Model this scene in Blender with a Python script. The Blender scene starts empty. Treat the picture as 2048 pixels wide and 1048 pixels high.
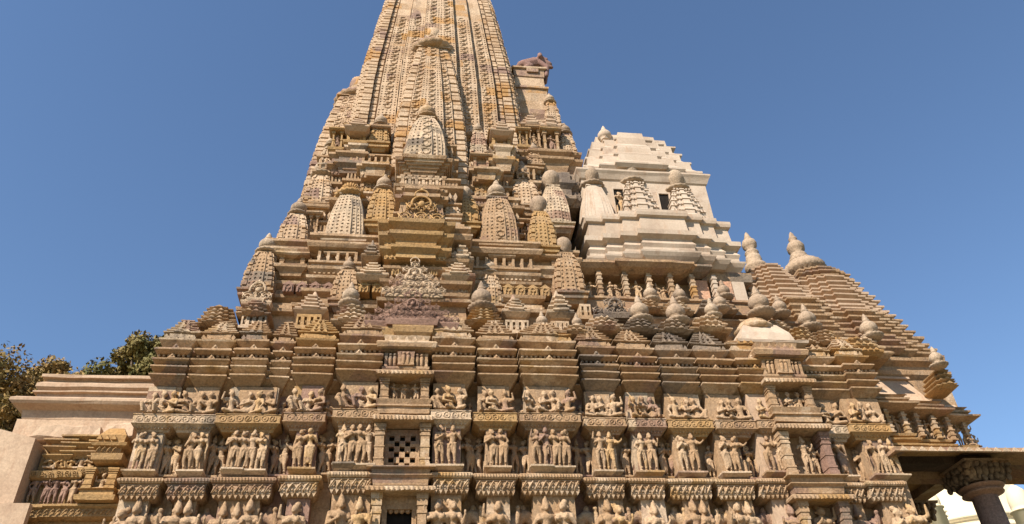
import bpy, math, random
from math import sin, cos, tan, pi, radians, sqrt
from mathutils import Vector, Matrix, noise
random.seed(7)
R = random.uniform
S = bpy.context.scene
col = S.collection

# ------------------------------------------------------------------ camera
F = 1568.0; TH = radians(37); PS = radians(8.5); RO = radians(3)
fd = Vector((sin(PS)*cos(TH), cos(PS)*cos(TH), sin(TH)))
rt = Vector((cos(PS), -sin(PS), 0)); up = rt.cross(fd)
r2 = rt*cos(RO) - up*sin(RO); u2 = up*cos(RO) + rt*sin(RO)
CAM = Vector((0, 0, 1.6))
cd = bpy.data.cameras.new('camera'); cam = bpy.data.objects.new('camera', cd); col.objects.link(cam)
cd.sensor_width = 36; cd.lens = F/2048*36; cd.clip_start = .1; cd.clip_end = 3000
cam.matrix_world = Matrix(((r2.x, u2.x, -fd.x, CAM.x), (r2.y, u2.y, -fd.y, CAM.y), (r2.z, u2.z, -fd.z, CAM.z), (0, 0, 0, 1)))
S.camera = cam

# ------------------------------------------------------------------ sky, sun, exposure
SUN_EL = radians(41); SUN_AZ = radians(44)      # the sun stands to the left of and behind the photographer
w = bpy.data.worlds.new('World'); S.world = w; w.use_nodes = True
nt = w.node_tree; bg = nt.nodes['Background']
sk = nt.nodes.new('ShaderNodeTexSky'); sk.sky_type = 'NISHITA'; sk.sun_disc = False
sk.sun_elevation = SUN_EL; sk.sun_rotation = radians(180) + SUN_AZ
sk.altitude = 300; sk.air_density = 1.15; sk.dust_density = 0.1; sk.ozone_density = 4.6
nt.links.new(sk.outputs[0], bg.inputs[0]); bg.inputs[1].default_value = 0.09
sd = bpy.data.lights.new('sun', 'SUN'); sd.energy = 5.0; sd.angle = radians(.5); sd.color = (1, .915, .80)
sun = bpy.data.objects.new('sun', sd); col.objects.link(sun)
tosun = Vector((-sin(SUN_AZ)*cos(SUN_EL), -cos(SUN_AZ)*cos(SUN_EL), sin(SUN_EL)))
sun.rotation_euler = tosun.to_track_quat('Z', 'Y').to_euler(); sun.location = (-20, -20, 30)
S.view_settings.view_transform = 'Standard'; S.view_settings.look = 'None'
S.view_settings.exposure = 0.9; S.view_settings.gamma = 1

def W(px, py, Y):
    """world point on the plane y=Y seen at survey mark (px,py) of the camera above"""
    v = fd + r2*(px-1024)/F + u2*(524-py)/F
    return CAM + v*(Y/v.y)
def X_(px, py, Y): return W(px, py, Y).x
def Z_(px, py, Y): return W(px, py, Y).z

# ------------------------------------------------------------------ materials
def mk(name, stops, bump=.5, rough=.9, blocks=1.0, grime=.5, grimecol=(.085, .065, .052), bs=(1.5, 3.3), objvar=.15, fine=1.0, joints=0.0, spk=1.0):
    m = bpy.data.materials.new(name); m.use_nodes = True
    n = m.node_tree.nodes; l = m.node_tree.links; b = n['Principled BSDF']
    b.inputs['Roughness'].default_value = rough
    b.inputs['Specular IOR Level'].default_value = .2
    def N(t, **k):
        x = n.new(t)
        for a, v in k.items(): setattr(x, a, v)
        return x
    def math_(op, a, b_=None, c=None):
        x = N('ShaderNodeMath', operation=op)
        for i, v in enumerate((a, b_, c)):
            if v is None: continue
            if isinstance(v, (int, float)): x.inputs[i].default_value = v
            else: l.new(v, x.inputs[i])
        return x.outputs[0]
    geo = N('ShaderNodeNewGeometry'); sp = N('ShaderNodeSeparateXYZ'); l.new(geo.outputs['Position'], sp.inputs[0])
    row = math_('FLOOR', math_('MULTIPLY', sp.outputs[2], bs[1]))
    xx = math_('ADD', math_('MULTIPLY', math_('ADD', sp.outputs[0], math_('MULTIPLY', sp.outputs[1], .8)), bs[0]), math_('MULTIPLY', row, .37))
    cx = math_('FLOOR', xx)
    cb = N('ShaderNodeCombineXYZ'); l.new(cx, cb.inputs[0]); l.new(row, cb.inputs[1])
    wn = N('ShaderNodeTexWhiteNoise', noise_dimensions='2D'); l.new(cb.outputs[0], wn.inputs['Vector'])
    oi = N('ShaderNodeObjectInfo')
    nz = N('ShaderNodeTexNoise'); nz.inputs['Scale'].default_value = .9; nz.inputs['Detail'].default_value = 6; nz.inputs['Roughness'].default_value = .65
    l.new(geo.outputs['Position'], nz.inputs['Vector'])
    v = math_('MULTIPLY', math_('SUBTRACT', wn.outputs['Value'], .5), blocks)
    v = math_('ADD', v, math_('MULTIPLY', math_('SUBTRACT', oi.outputs['Random'], .5), objvar*2))
    v = math_('ADD', v, math_('MULTIPLY', math_('SUBTRACT', nz.outputs['Fac'], .5), 1.1))
    v = math_('ADD', v, .5)
    cr = N('ShaderNodeValToRGB'); e = cr.color_ramp.elements
    while len(e) > 1: e.remove(e[-1])
    e[0].position = stops[0][0]; e[0].color = (*stops[0][1], 1)
    for p, c in stops[1:]: q = e.new(p); q.color = (*c, 1)
    l.new(v, cr.inputs[0])
    # grime blotches
    g = N('ShaderNodeTexNoise'); g.inputs['Scale'].default_value = 1.7; g.inputs['Detail'].default_value = 9; g.inputs['Roughness'].default_value = .72
    mp = N('ShaderNodeMapping'); mp.inputs['Scale'].default_value = (1, 1, .7); mp.inputs['Location'].default_value = (3.1, 7.7, 1.3)
    l.new(geo.outputs['Position'], mp.inputs[0]); l.new(mp.outputs[0], g.inputs['Vector'])
    gr = N('ShaderNodeMapRange'); gr.inputs['From Min'].default_value = .55; gr.inputs['From Max'].default_value = .74; gr.inputs['To Max'].default_value = grime
    g3 = N('ShaderNodeTexNoise'); g3.inputs['Scale'].default_value = 3.2; g3.inputs['Detail'].default_value = 7; g3.inputs['Roughness'].default_value = .7
    mp3 = N('ShaderNodeMapping'); mp3.inputs['Scale'].default_value = (1.3, 1.3, .28); l.new(geo.outputs['Position'], mp3.inputs[0]); l.new(mp3.outputs[0], g3.inputs['Vector'])
    gr3 = N('ShaderNodeMapRange'); gr3.inputs['From Min'].default_value = .54; gr3.inputs['From Max'].default_value = .72; gr3.inputs['To Max'].default_value = min(.85, grime*1.5)
    l.new(g3.outputs['Fac'], gr3.inputs[0])
    mxs = N('ShaderNodeMix', data_type='RGBA'); l.new(gr3.outputs[0], mxs.inputs[0]); l.new(cr.outputs[0], mxs.inputs[6]); mxs.inputs[7].default_value = (grimecol[0]*1.35, grimecol[1]*1.3, grimecol[2]*1.2, 1)
    l.new(g.outputs['Fac'], gr.inputs[0])
    mx = N('ShaderNodeMix', data_type='RGBA'); l.new(gr.outputs[0], mx.inputs[0]); l.new(mxs.outputs[2], mx.inputs[6]); mx.inputs[7].default_value = (*grimecol, 1)
    # speckle
    s = N('ShaderNodeTexNoise'); s.inputs['Scale'].default_value = 19*fine; s.inputs['Detail'].default_value = 5; s.inputs['Roughness'].default_value = .75
    l.new(geo.outputs['Position'], s.inputs['Vector'])
    sr = N('ShaderNodeMapRange'); sr.inputs['From Min'].default_value = .3; sr.inputs['From Max'].default_value = .7; sr.inputs['To Min'].default_value = 1-.38*spk; sr.inputs['To Max'].default_value = 1+.28*spk
    l.new(s.outputs['Fac'], sr.inputs[0])
    m2 = N('ShaderNodeMix', data_type='RGBA', blend_type='MULTIPLY'); m2.inputs[0].default_value = 1
    l.new(mx.outputs[2], m2.inputs[6]); l.new(sr.outputs[0], m2.inputs[7])
    l.new(m2.outputs[2], b.inputs['Base Color'])
    h = math_('ADD', math_('MULTIPLY', s.outputs['Fac'], 1.0), math_('MULTIPLY', g.outputs['Fac'], 1.5))
    if joints:
        fx = math_('ABSOLUTE', math_('SUBTRACT', math_('FRACT', xx), .5)); fz = math_('ABSOLUTE', math_('SUBTRACT', math_('FRACT', math_('MULTIPLY', sp.outputs[2], bs[1])), .5))
        j = math_('MAXIMUM', math_('GREATER_THAN', fx, .488), math_('GREATER_THAN', fz, .47))
        h = math_('SUBTRACT', h, math_('MULTIPLY', j, joints))
    bp = N('ShaderNodeBump'); bp.inputs['Strength'].default_value = bump; bp.inputs['Distance'].default_value = .05
    l.new(h, bp.inputs['Height']); l.new(bp.outputs[0], b.inputs['Normal'])
    return m
buff = (.365, .243, .145); tan_ = (.325, .205, .112); och = (.36, .20, .075); pink = (.27, .165, .112); pale = (.46, .335, .222); purp = (.19, .115, .083); grey = (.20, .153, .112)
M = {}
M['stone'] = mk('sandstone', [(0, grey), (.12, pink), (.28, tan_), (.45, buff), (.62, tan_), (.74, pale), (.88, (.35, .225, .11)), (1, och)], blocks=.55, objvar=.22)
M['wall'] = mk('wall_sandstone', [(0, pink), (.25, tan_), (.5, buff), (.75, tan_), (1, och)], grime=.3, blocks=.4, joints=.5, bs=(1.1, 2.7))
M['tower'] = mk('tower_sandstone', [(0, purp), (.10, (.27, .175, .13)), (.22, buff), (.40, pale), (.6, (.47, .335, .22)), (.78, buff), (.88, (.40, .225, .095)), (1, och)], grime=.3, bs=(1.3, 2.3), blocks=.8)
M['pale'] = mk('pale_sandstone', [(0, grey), (.2, (.40, .30, .20)), (.5, pale), (.8, (.51, .38, .26)), (1, pink)], grime=.55)
M['purple'] = mk('purple_sandstone', [(0, purp), (.5, (.25, .15, .11)), (1, (.31, .19, .135))], grime=.25, blocks=.3)
M['ochre'] = mk('ochre_sandstone', [(0, tan_), (.5, (.36, .225, .10)), (1, och)], grime=.25, blocks=.5)
M['dark'] = mk('weathered_dark_sandstone', [(0, (.15, .115, .09)), (.4, (.24, .18, .13)), (.7, (.30, .215, .145)), (1, tan_)], grime=.7)
M['fig'] = mk('carved_sandstone', [(0, purp), (.1, (.28, .175, .125)), (.25, tan_), (.5, buff), (.7, (.44, .305, .19)), (.88, (.40, .25, .115)), (1, pink)], blocks=.1, objvar=.36, grime=.15, bump=.6, fine=1.5)
M['plaster'] = mk('white_plaster', [(0, (.25, .18, .13)), (.35, (.40, .31, .23)), (.7, (.48, .385, .295)), (1, (.34, .24, .175))], spk=.4, joints=.25, bs=(.8, 1.7), blocks=.3, grime=.8, grimecol=(.28, .19, .135), bump=.16, objvar=.08)
M['render'] = mk('pinkish_plaster', [(0, (.29, .19, .125)), (.4, (.395, .275, .185)), (.7, (.46, .335, .23)), (1, (.39, .25, .165))], spk=.6, blocks=.1, grime=.6, grimecol=(.24, .15, .10), bump=.18, objvar=.05)
M['pot'] = mk('weathered_buff_stone', [(0, (.22, .15, .10)), (.4, (.33, .24, .165)), (.7, (.39, .295, .205)), (1, (.29, .185, .12))], blocks=0, grime=.5, objvar=.25)
M['porch_shade'] = mk('shade_painted_stone', [(0, (.05, .036, .027)), (.5, (.085, .06, .043)), (1, (.13, .09, .06))], grime=.5)  # stone colour darkened to paint in the shade under the porch
M['red'] = mk('red_washed_plaster', [(0, (.46, .20, .12)), (.5, (.48, .27, .17)), (1, (.5, .34, .24))], blocks=.1, grime=.3, bump=.3)
M['interior_shade'] = mk('painted_interior_shade', [(0, (.008, .006, .004)), (1, (.014, .01, .007))], grime=.1, bump=.1)  # near-black colour that stands in for shade inside porch and windows
M['cream'] = mk('cream_limewash', [(0, (.58, .485, .32)), (.5, (.64, .54, .37)), (1, (.68, .585, .42))], blocks=.05, grime=.05, spk=.25, bump=.1, objvar=.02)
M['pillar'] = mk('polished_brown_stone', [(0, (.22, .125, .085)), (.5, (.30, .18, .125)), (1, (.36, .23, .16))], blocks=.1, grime=.3, rough=.75, bump=.25)
M['lion'] = mk('reddish_sandstone', [(0, (.16, .09, .075)), (.5, (.24, .14, .115)), (1, (.31, .2, .16))], blocks=.2, grime=.3)
M['bark'] = mk('bark', [(0, (.10, .07, .05)), (1, (.2, .15, .1))], bump=.8)
M['ground'] = mk('dry_lawn', [(0, (.10, .11, .04)), (.5, (.16, .15, .07)), (1, (.25, .2, .12))], blocks=0, objvar=0)
M['paving'] = mk('stone_paving', [(0, (.3, .24, .18)), (1, (.42, .34, .26))], joints=.5, bs=(1, 1))

# ------------------------------------------------------------------ mesh helpers
class MB:
    def __init__(s): s.v = []; s.f = []; s.sm = []
    def add(s, vs, fs, smooth=False):
        o = len(s.v); s.v.extend(vs)
        s.f.extend([tuple(i+o for i in f) for f in fs]); s.sm.extend([smooth]*len(fs)); return s
    def box(s, x0, x1, y0, y1, z0, z1, dx=0, dz=0):
        return s.add([(x0, y0, z0), (x1, y0, z0), (x1, y1, z0), (x0, y1, z0), (x0, y0, z1), (x1, y0, z1), (x1, y1, z1), (x0, y1, z1)],
              [(0, 3, 2, 1), (4, 5, 6, 7), (0, 1, 5, 4), (1, 2, 6, 5), (2, 3, 7, 6), (3, 0, 4, 7)])
    def loft(s, rings, smooth=False, caps=True):
        n = len(rings[0]); vs = [p for r in rings for p in r]; fs = []
        for k in range(len(rings)-1):
            for i in range(n):
                j = (i+1) % n; fs.append((k*n+i, k*n+j, (k+1)*n+j, (k+1)*n+i))
        if caps: fs.append(tuple(range(n-1, -1, -1))); fs.append(tuple((len(rings)-1)*n+i for i in range(n)))
        return s.add(vs, fs, smooth)
    def rect(s, x0, x1, y0, y1, prof, seg=.3, back=False, side=1.0):
        """moulded block: prof is [(z, outset)]; outset grows front and sides (not the back)"""
        nx = max(1, int((x1-x0)/seg)); rings = []
        for z, o in prof:
            a, b, c, d = x0-o*side, x1+o*side, y0-o, y1+(o if back else 0)
            rings.append([(a+(b-a)*i/nx, c, z) for i in range(nx+1)] + [(b, d, z), (a, d, z)])
        return s.loft(rings)
    def poly(s, pts, prof):
        n = len(pts); rings = []
        for z, o in prof:
            r = []
            for i in range(n):
                p, q, t = pts[i-1], pts[i], pts[(i+1) % n]
                a = Vector((q[0]-p[0], q[1]-p[1])).normalized(); b = Vector((t[0]-q[0], t[1]-q[1])).normalized()
                r.append((q[0]+(a.y+b.y)*o, q[1]-(a.x+b.x)*o, z))
            rings.append(r)
        return s.loft(rings)
    def lathe(s, cx, cy, prof, n=20, ribs=0, amp=0, smooth=True):
        rings = []
        for z, r in prof:
            rings.append([(cx+cos(2*pi*i/n)*r*(1+(amp*abs(cos(ribs*pi*i/n)) if ribs else 0)), cy+sin(2*pi*i/n)*r*(1+(amp*abs(cos(ribs*pi*i/n)) if ribs else 0)), z) for i in range(n)])
        return s.loft(rings, smooth)
    def tube(s, pts, r, n=5, closed=False, smooth=True):
        pts = [Vector(p) for p in pts]; m = len(pts); rings = []
        for i, p in enumerate(pts):
            t = (pts[(i+1) % m]-pts[i-1]) if closed else (pts[min(i+1, m-1)]-pts[max(i-1, 0)])
            t.normalize(); a = t.orthogonal() if abs(t.y) > .9 else t.cross(Vector((0, 1, 0))).normalized(); b = t.cross(a)
            rr = r[i] if isinstance(r, (list, tuple)) else r
            rings.append([tuple(p+(a*cos(2*pi*k/n)+b*sin(2*pi*k/n))*rr) for k in range(n)])
        if closed: rings.append(rings[0])
        return s.loft(rings, smooth, not closed)
    def ring(s, x, y, z, r, t, n=9, a0=0, a1=2*pi):
        full = a1-a0 > 6.2; k = n if full else n+1
        return s.tube([(x+cos(a0+(a1-a0)*i/n)*r, y, z+sin(a0+(a1-a0)*i/n)*r) for i in range(k)], t, 4, full)
    def ball(s, x, y, z, rx, ry=None, rz=None, n=8):
        ry = ry or rx; rz = rz or rx
        return s.loft([[(x+cos(2*pi*i/n)*rx*sin(a), y+sin(2*pi*i/n)*ry*sin(a), z-rz*cos(a)) for i in range(n)] for a in [pi*(k+.12)/(5.24) for k in range(6)]], True)
    def cone(s, p, q, a, b, n=8):
        """closed tapered capsule p->q"""
        p, q = Vector(p), Vector(q); t = (q-p)
        if t.length < 1e-6: t = Vector((0, 0, 1e-4))
        t.normalize(); u = t.orthogonal().normalized(); w_ = t.cross(u); rings = []
        for c, r, k in ((p, a, -.95), (p, a, -.6), (p, a, 0), (q, b, 0), (q, b, .6), (q, b, .95)):
            cc = c+t*r*k; rr = r*sqrt(1-k*k)
            rings.append([tuple(cc+(u*cos(2*pi*i/n)+w_*sin(2*pi*i/n))*rr) for i in range(n)])
        return s.loft(rings, True)
    def build(s, name, mat, parent=None, jit=.012, loc=None, label=None):
        me = bpy.data.meshes.new(name)
        o = Vector(loc) if loc is not None else Vector((0, 0, 0))
        if jit:
            vs = [Vector(v)+noise.noise_vector(Vector(v)*3.1)*jit+noise.noise_vector(Vector(v)*9.7)*jit*.6-o for v in s.v]
        else: vs = [Vector(v)-o for v in s.v]
        me.from_pydata([tuple(v) for v in vs], [], s.f); me.polygons.foreach_set('use_smooth', s.sm)
        me.materials.append(M[mat] if isinstance(mat, str) else mat); me.update()
        ob = bpy.data.objects.new(name, me); col.objects.link(ob); ob.location = o
        if parent: ob.parent = parent; ob.matrix_parent_inverse = Matrix.Identity(4); ob.location = o-wl(parent)
        if label: ob['label'] = label
        return ob
WL = {}
def wl(o):
    v = Vector(o.location)
    while o.parent: o = o.parent; v += o.location
    return v
def inst(me, name, loc, parent, rz=0, sc=1, mat=None):
    ob = bpy.data.objects.new(name, me); col.objects.link(ob); ob.parent = parent; ob.location = Vector(loc)-wl(parent)
    ob.rotation_euler.z = rz; ob.scale = sc if isinstance(sc, tuple) else (sc, sc, sc)
    if mat: ob.material_slots[0].link = 'OBJECT'; ob.material_slots[0].material = M[mat]
    return ob
def empty(name, loc, label, cat, group=None, kind=None):
    o = bpy.data.objects.new(name, None); col.objects.link(o); o.location = loc; o['label'] = label; o['category'] = cat
    if group: o['group'] = group
    if kind: o['kind'] = kind
    return o
def tag(o, label=None, cat=None, group=None, kind=None):
    for k, v in (('label', label), ('category', cat), ('group', group), ('kind', kind)):
        if v: o[k] = v
    return o

# ------------------------------------------------------------------ carved figures
def remesh(mb, vox, name):
    me = bpy.data.meshes.new('t'); me.from_pydata([tuple(v) for v in mb.v], [], mb.f); me.update()
    o = bpy.data.objects.new('t', me); col.objects.link(o)
    m = o.modifiers.new('r', 'REMESH'); m.mode = 'VOXEL'; m.voxel_size = vox; m.use_smooth_shade = True
    dg = bpy.context.evaluated_depsgraph_get()
    r = bpy.data.meshes.new_from_object(o.evaluated_get(dg)); r.name = name
    bpy.data.objects.remove(o); r.materials.clear(); r.materials.append(M['fig']); return r
def fig_stand(H=1, sway=.04, fem=True, aL='down', aR='up', crown=0, turn=0, legx=.0, halo=False, skirt=False, extra=0):
    mb = MB()
    def c(p, q, a, b): mb.cone([k*H for k in p], [k*H for k in q], a*H, b*H)
    def e(p, a, b=None, d=None): mb.ball(p[0]*H, p[1]*H, p[2]*H, a*H, (b or a)*H, (d or a)*H, 10)
    hx = sway; cx = -sway*.7; hd = cx+sway*.5
    c((hx-.045, 0, .50), (hx+.045, 0, .50), .085 if fem else .07, .085 if fem else .07)
    e((hx, .01, .53), .12 if fem else .10, .085, .06)
    c((hx, 0, .54), ((hx+cx)/2, 0, .64), .075, .06 if fem else .072)
    c(((hx+cx)/2, 0, .64), (cx, 0, .74), .06 if fem else .072, .085)
    c((cx-.085, .01, .785), (cx+.085, .01, .785), .05, .05)
    if fem:
        for s in (-1, 1): e((cx+s*.052, -.075, .735), .05)
    else: e((cx, -.03, .75), .10, .07, .06)
    c((cx, 0, .80), (hd, -.01, .87), .035, .032)
    e((hd+turn*.01, -.015, .915), .058, .062, .07); e((hd+turn*.05, -.075, .905), .014); e((hd+turn*.03, -.06, .875), .03)
    for s in (-1, 1): e((hd+s*.058, 0, .9), .016, .012, .03)
    if crown == 1: c((hd, 0, .96), (hd, 0, 1.07), .055, .022)
    elif crown == 2: e((hd-turn*.03+.02, .03, .985), .05)
    else: e((hd, .01, .955), .062, .06, .035); e((hd+.035, .02, .985), .03)
    for s in (-1, 1):
        ax = hx*.4+s*(.06+legx); kx = hx*.9+s*(.062+legx*.6)+(.02 if s*hx > 0 else 0); ky = -.05 if s*hx < 0 else -.015
        c((hx+s*.055, 0, .49), (kx, ky, .275), .072 if fem else .065, .045)
        c((kx, ky, .275), (ax, .0, .05), .046, .028); c((ax, 0, .03), (ax+s*.015, -.075, .02), .026, .02)
    if skirt: c((hx, -.02, .46), (hx*.6, -.04, .15), .06, .035)
    else: c((hx, -.075, .46), (hx*.7, -.075, .30), .014, .010)
    c((hx-.1, -.04, .545), (hx+.1, -.04, .535), .022, .022)
    c((cx-.05, -.06, .80), (cx, -.085, .77), .012, .012); c((cx+.05, -.06, .80), (cx, -.085, .77), .012, .012)
    rr_ = random.Random(extra+50)
    for z_, w_ in ((.775, .06), (.755, .04)): c((cx-w_, -.072, z_), (cx+w_, -.072, z_), .009, .009)
    for s in (-1, 1):
        c((hx+s*.03, -.09, .53), (hx+s*.10, -.06, .42+rr_.uniform(-.03, .03)), .009, .007)
        c((hx*.6+s*.075, -.03, .10), (hx*.6+s*.055, -.06, .10), .016, .016)
    if extra % 3 == 0:
        sx = rr_.choice([-1, 1])*.17; c((sx, -.02, .0), (sx, -.02, .24), .045, .035); e((sx, -.03, .29), .032)
    for s, a in ((-1, aL), (1, aR)):
        if a == 'none': c((cx+s*.12, 0, .785), (cx+s*.15, 0, .73), .036, .03); continue
        sh = (cx+s*.125, 0, .785)
        el, ha = {'down': ((s*.045, .0, -.17), (s*.05, -.05, -.33)), 'hip': ((s*.085, .01, -.14), (s*.0, -.06, -.24)),
                  'fold': ((s*.03, -.03, -.16), (-s*.11, -.12, -.08)), 'up': ((s*.07, -.02, .02), (s*.06, -.05, .15)),
                  'out': ((s*.05, -.02, -.14), (s*.09, -.1, -.04)), 'chest': ((s*.05, -.02, -.15), (-s*.05, -.12, -.03)), 'emb': ((s*.07, -.04, -.08), (s*.16, -.06, -.02))}[a]
        el = tuple(sh[i]+el[i] for i in range(3)); ha = tuple(sh[i]+ha[i] for i in range(3))
        c(sh, el, .036, .028); c(el, ha, .029, .02); e(ha, .022)
        for q in range(4): c(ha, (ha[0]+(q-1.5)*.013, ha[1]-.02, ha[2]-.035 if a in ('down', 'hip') else ha[2]+.035), .008, .006)
        c((sh[0], -.03, sh[2]-.06), (sh[0], .03, sh[2]-.06), .036, .036)
        if a == 'down': c(ha, (ha[0]+s*.01, -.03, .25), .018, .01)
        if a in ('out',) : e((ha[0], ha[1], ha[2]+.045), .022, .022, .035)
    if halo:
        mb.loft([[(hd*H+cos(2*pi*i/14)*.12*H, y*H, (.93+sin(2*pi*i/14)*.12)*H) for i in range(14)] for y in (.05, .09)])
    return mb
def fig_sit(H=.6, lean=0, fem=False, leg=0, arm=0):
    mb = MB()
    def c(p, q, a, b): mb.cone([k*H for k in p], [k*H for k in q], a*H, b*H)
    def e(p, a, b=None, d=None): mb.ball(p[0]*H, p[1]*H, p[2]*H, a*H, (b or a)*H, (d or a)*H, 10)
    hx = lean
    e((0, 0, .13), .19, .14, .13); c((0, 0, .2), (hx*.6, 0, .36), .12, .10); c((hx*.6, 0, .36), (hx, 0, .5), .10, .13)
    c((hx-.15, 0, .56), (hx+.15, 0, .56), .075, .075)
    if fem: e((hx-.08, -.11, .49), .075); e((hx+.08, -.11, .49), .075)
    c((hx, 0, .6), (hx*1.1, -.02, .7), .055, .05); hd = hx*1.3
    e((hd, -.03, .80), .095, .10, .115); e((hd, -.13, .78), .02); e((hd, 0, .89), .085, .08, .05); e((hd+.05, .03, .93), .055)
    for s in (-1, 1): e((hd+s*.095, 0, .79), .025, .02, .045)
    for s in (-1, 1):
        if leg == 1 and s > 0: c((.1, -.05, .14), (.25, -.2, .30), .10, .07); c((.25, -.2, .30), (.22, -.18, .03), .065, .045); c((.22, -.2, .03), (.26, -.28, .025), .04, .03)
        elif leg == 2 and s < 0: c((-.1, -.05, .12), (-.30, -.12, .36), .10, .07); c((-.3, -.12, .36), (-.22, -.16, .04), .065, .045); c((-.22, -.16, .04), (-.3, -.24, .03), .04, .03)
        else: c((s*.1, -.05, .10), (s*.31, -.15, .09), .10, .07); c((s*.31, -.15, .09), (-s*.05, -.22, .05), .06, .04)
    for s in (-1, 1):
        sh = (hx+s*.2, 0, .55)
        k = (arm+(s > 0)) % 4
        el, ha = [((s*.27+hx, -.04, .33), (s*.13, -.2, .28)), ((s*.33+hx, -.05, .50), (s*.30+hx, -.1, .73)), ((s*.30+hx, -.06, .36), (s*.27, -.15, .2)), ((s*.26+hx, -.08, .36), (-s*.02+hx, -.19, .46))][k]
        c(sh, el, .055, .045); c(el, ha, .045, .034); e(ha, .042)
        c((sh[0], -.03, sh[2]-.08), (sh[0], .03, sh[2]-.08), .055, .055)
    return mb
def fig_vyala(H=1.4):
    mb = MB()
    def c(p, q, a, b): mb.cone([k*H for k in p], [k*H for k in q], a*H, b*H, 10)
    pts = [(-.02, 0, .30), (-.14, 0, .44), (-.19, 0, .58), (-.16, 0, .72), (-.06, 0, .82), (.05, -.02, .86)]; rs = [.13, .125, .125, .12, .105, .08]
    for i in range(5): c(pts[i], pts[i+1], rs[i], rs[i+1])
    c((.05, -.02, .86), (.16, -.06, .80), .085, .05); c((.07, -.02, .80), (.15, -.06, .72), .05, .03); mb.ball(.02*H, 0, .96*H, .05*H, .04*H, .07*H); mb.ball(.09*H, -.09*H, .87*H, .022*H)
    for s in (-.05, .07):
        c((-.06, s-.03, .66), (.10, s-.06, .56), .055, .04); c((.10, s-.06, .56), (.18, s-.06, .66), .038, .03)
        c((-.03, s, .3), (.13, s-.05, .28), .09, .06); c((.13, s-.05, .28), (.02, s-.02, .08), .055, .04); c((.02, s-.02, .08), (.12, s-.05, .05), .04, .03)
    c((-.2, .02, .4), (-.26, .02, .7), .03, .025); c((-.26, .02, .7), (-.2, .02, .95), .025, .02)
    # small rider and warrior
    c((-.12, -.1, .72), (-.10, -.12, .86), .045, .04); mb.ball(-.1*H, -.13*H, .93*H, .04*H); c((.14, -.1, .1), (.15, -.1, .32), .05, .055); mb.ball(.15*H, -.12*H, .40*H, .04*H)
    return mb
AR = ['down', 'hip', 'fold', 'up', 'out', 'chest', 'emb']
STD = []; rg = random.Random(11)
for k in range(16):
    fe = k % 5 not in (2, 4); sw = rg.choice([-1, 1])*rg.uniform(.02, .065) if fe else rg.uniform(-.04, .04)
    A = rg.choice(['hip', 'fold', 'down', 'chest', 'up', 'emb', 'none']); B_ = rg.choice(['up', 'down', 'chest', 'out', 'fold', 'hip', 'emb'])
    STD.append(remesh(fig_stand(.88*rg.uniform(.94, 1.0), sw, fe, A, B_, rg.choice([0, 2, 2]) if fe else 1, rg.choice([-1, 0, 1]), halo=(k % 7 == 3), legx=rg.uniform(0, .02), skirt=(k % 6 == 5), extra=k), .0135, 'standing_figure'))
BIG = []
for k, (sw, fe, a, b, cr_, tr, hl) in enumerate([(.03, False, 'out', 'hip', 1, 0, 0), (-.05, True, 'chest', 'up', 2, 1, 0), (.04, False, 'fold', 'out', 1, 0, 1), (-.04, True, 'out', 'down', 2, -1, 0), (.02, False, 'out', 'out', 1, 0, 0)]):
    BIG.append(remesh(fig_stand(1.40, sw, fe, a, b, cr_, tr, halo=bool(hl)), .021, 'large_standing_figure'))
SIT = [remesh(fig_sit(.62, l_, f_, g_, a_), .0155, 'seated_figure') for l_, f_, g_, a_ in [(.05, False, 0, 0), (-.06, True, 1, 1), (.08, True, 2, 2), (-.04, False, 1, 3), (0, False, 0, 1), (.1, True, 0, 3), (-.1, False, 2, 2)]]
VYA = remesh(fig_vyala(1.35), .022, 'rearing_beast')
# ------------------------------------------------------------------ the setting
def simple_sheet(name, x0, x1, y0, y1, z, mat):
    mb = MB(); n = 12; vs = [(x0+(x1-x0)*i/n, y0+(y1-y0)*j/n, z) for j in range(n+1) for i in range(n+1)]
    mb.add(vs, [(j*(n+1)+i, j*(n+1)+i+1, (j+1)*(n+1)+i+1, (j+1)*(n+1)+i) for j in range(n) for i in range(n)])
    return mb.build(name, mat, jit=0)
tag(simple_sheet('ground', -1500, 1500, -1500, 1500, 0, 'ground'), kind='structure')
tag(simple_sheet('path', -14, 24, 3, 9, .004, 'paving'), kind='structure')

T = empty('stone_temple', (2.5, 20.5, 0), 'huge sandstone temple with tall carved curved tower and rows of figures along its wall', 'temple')
X0, Y0 = .2, 20.5                                  # tower axis

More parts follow.
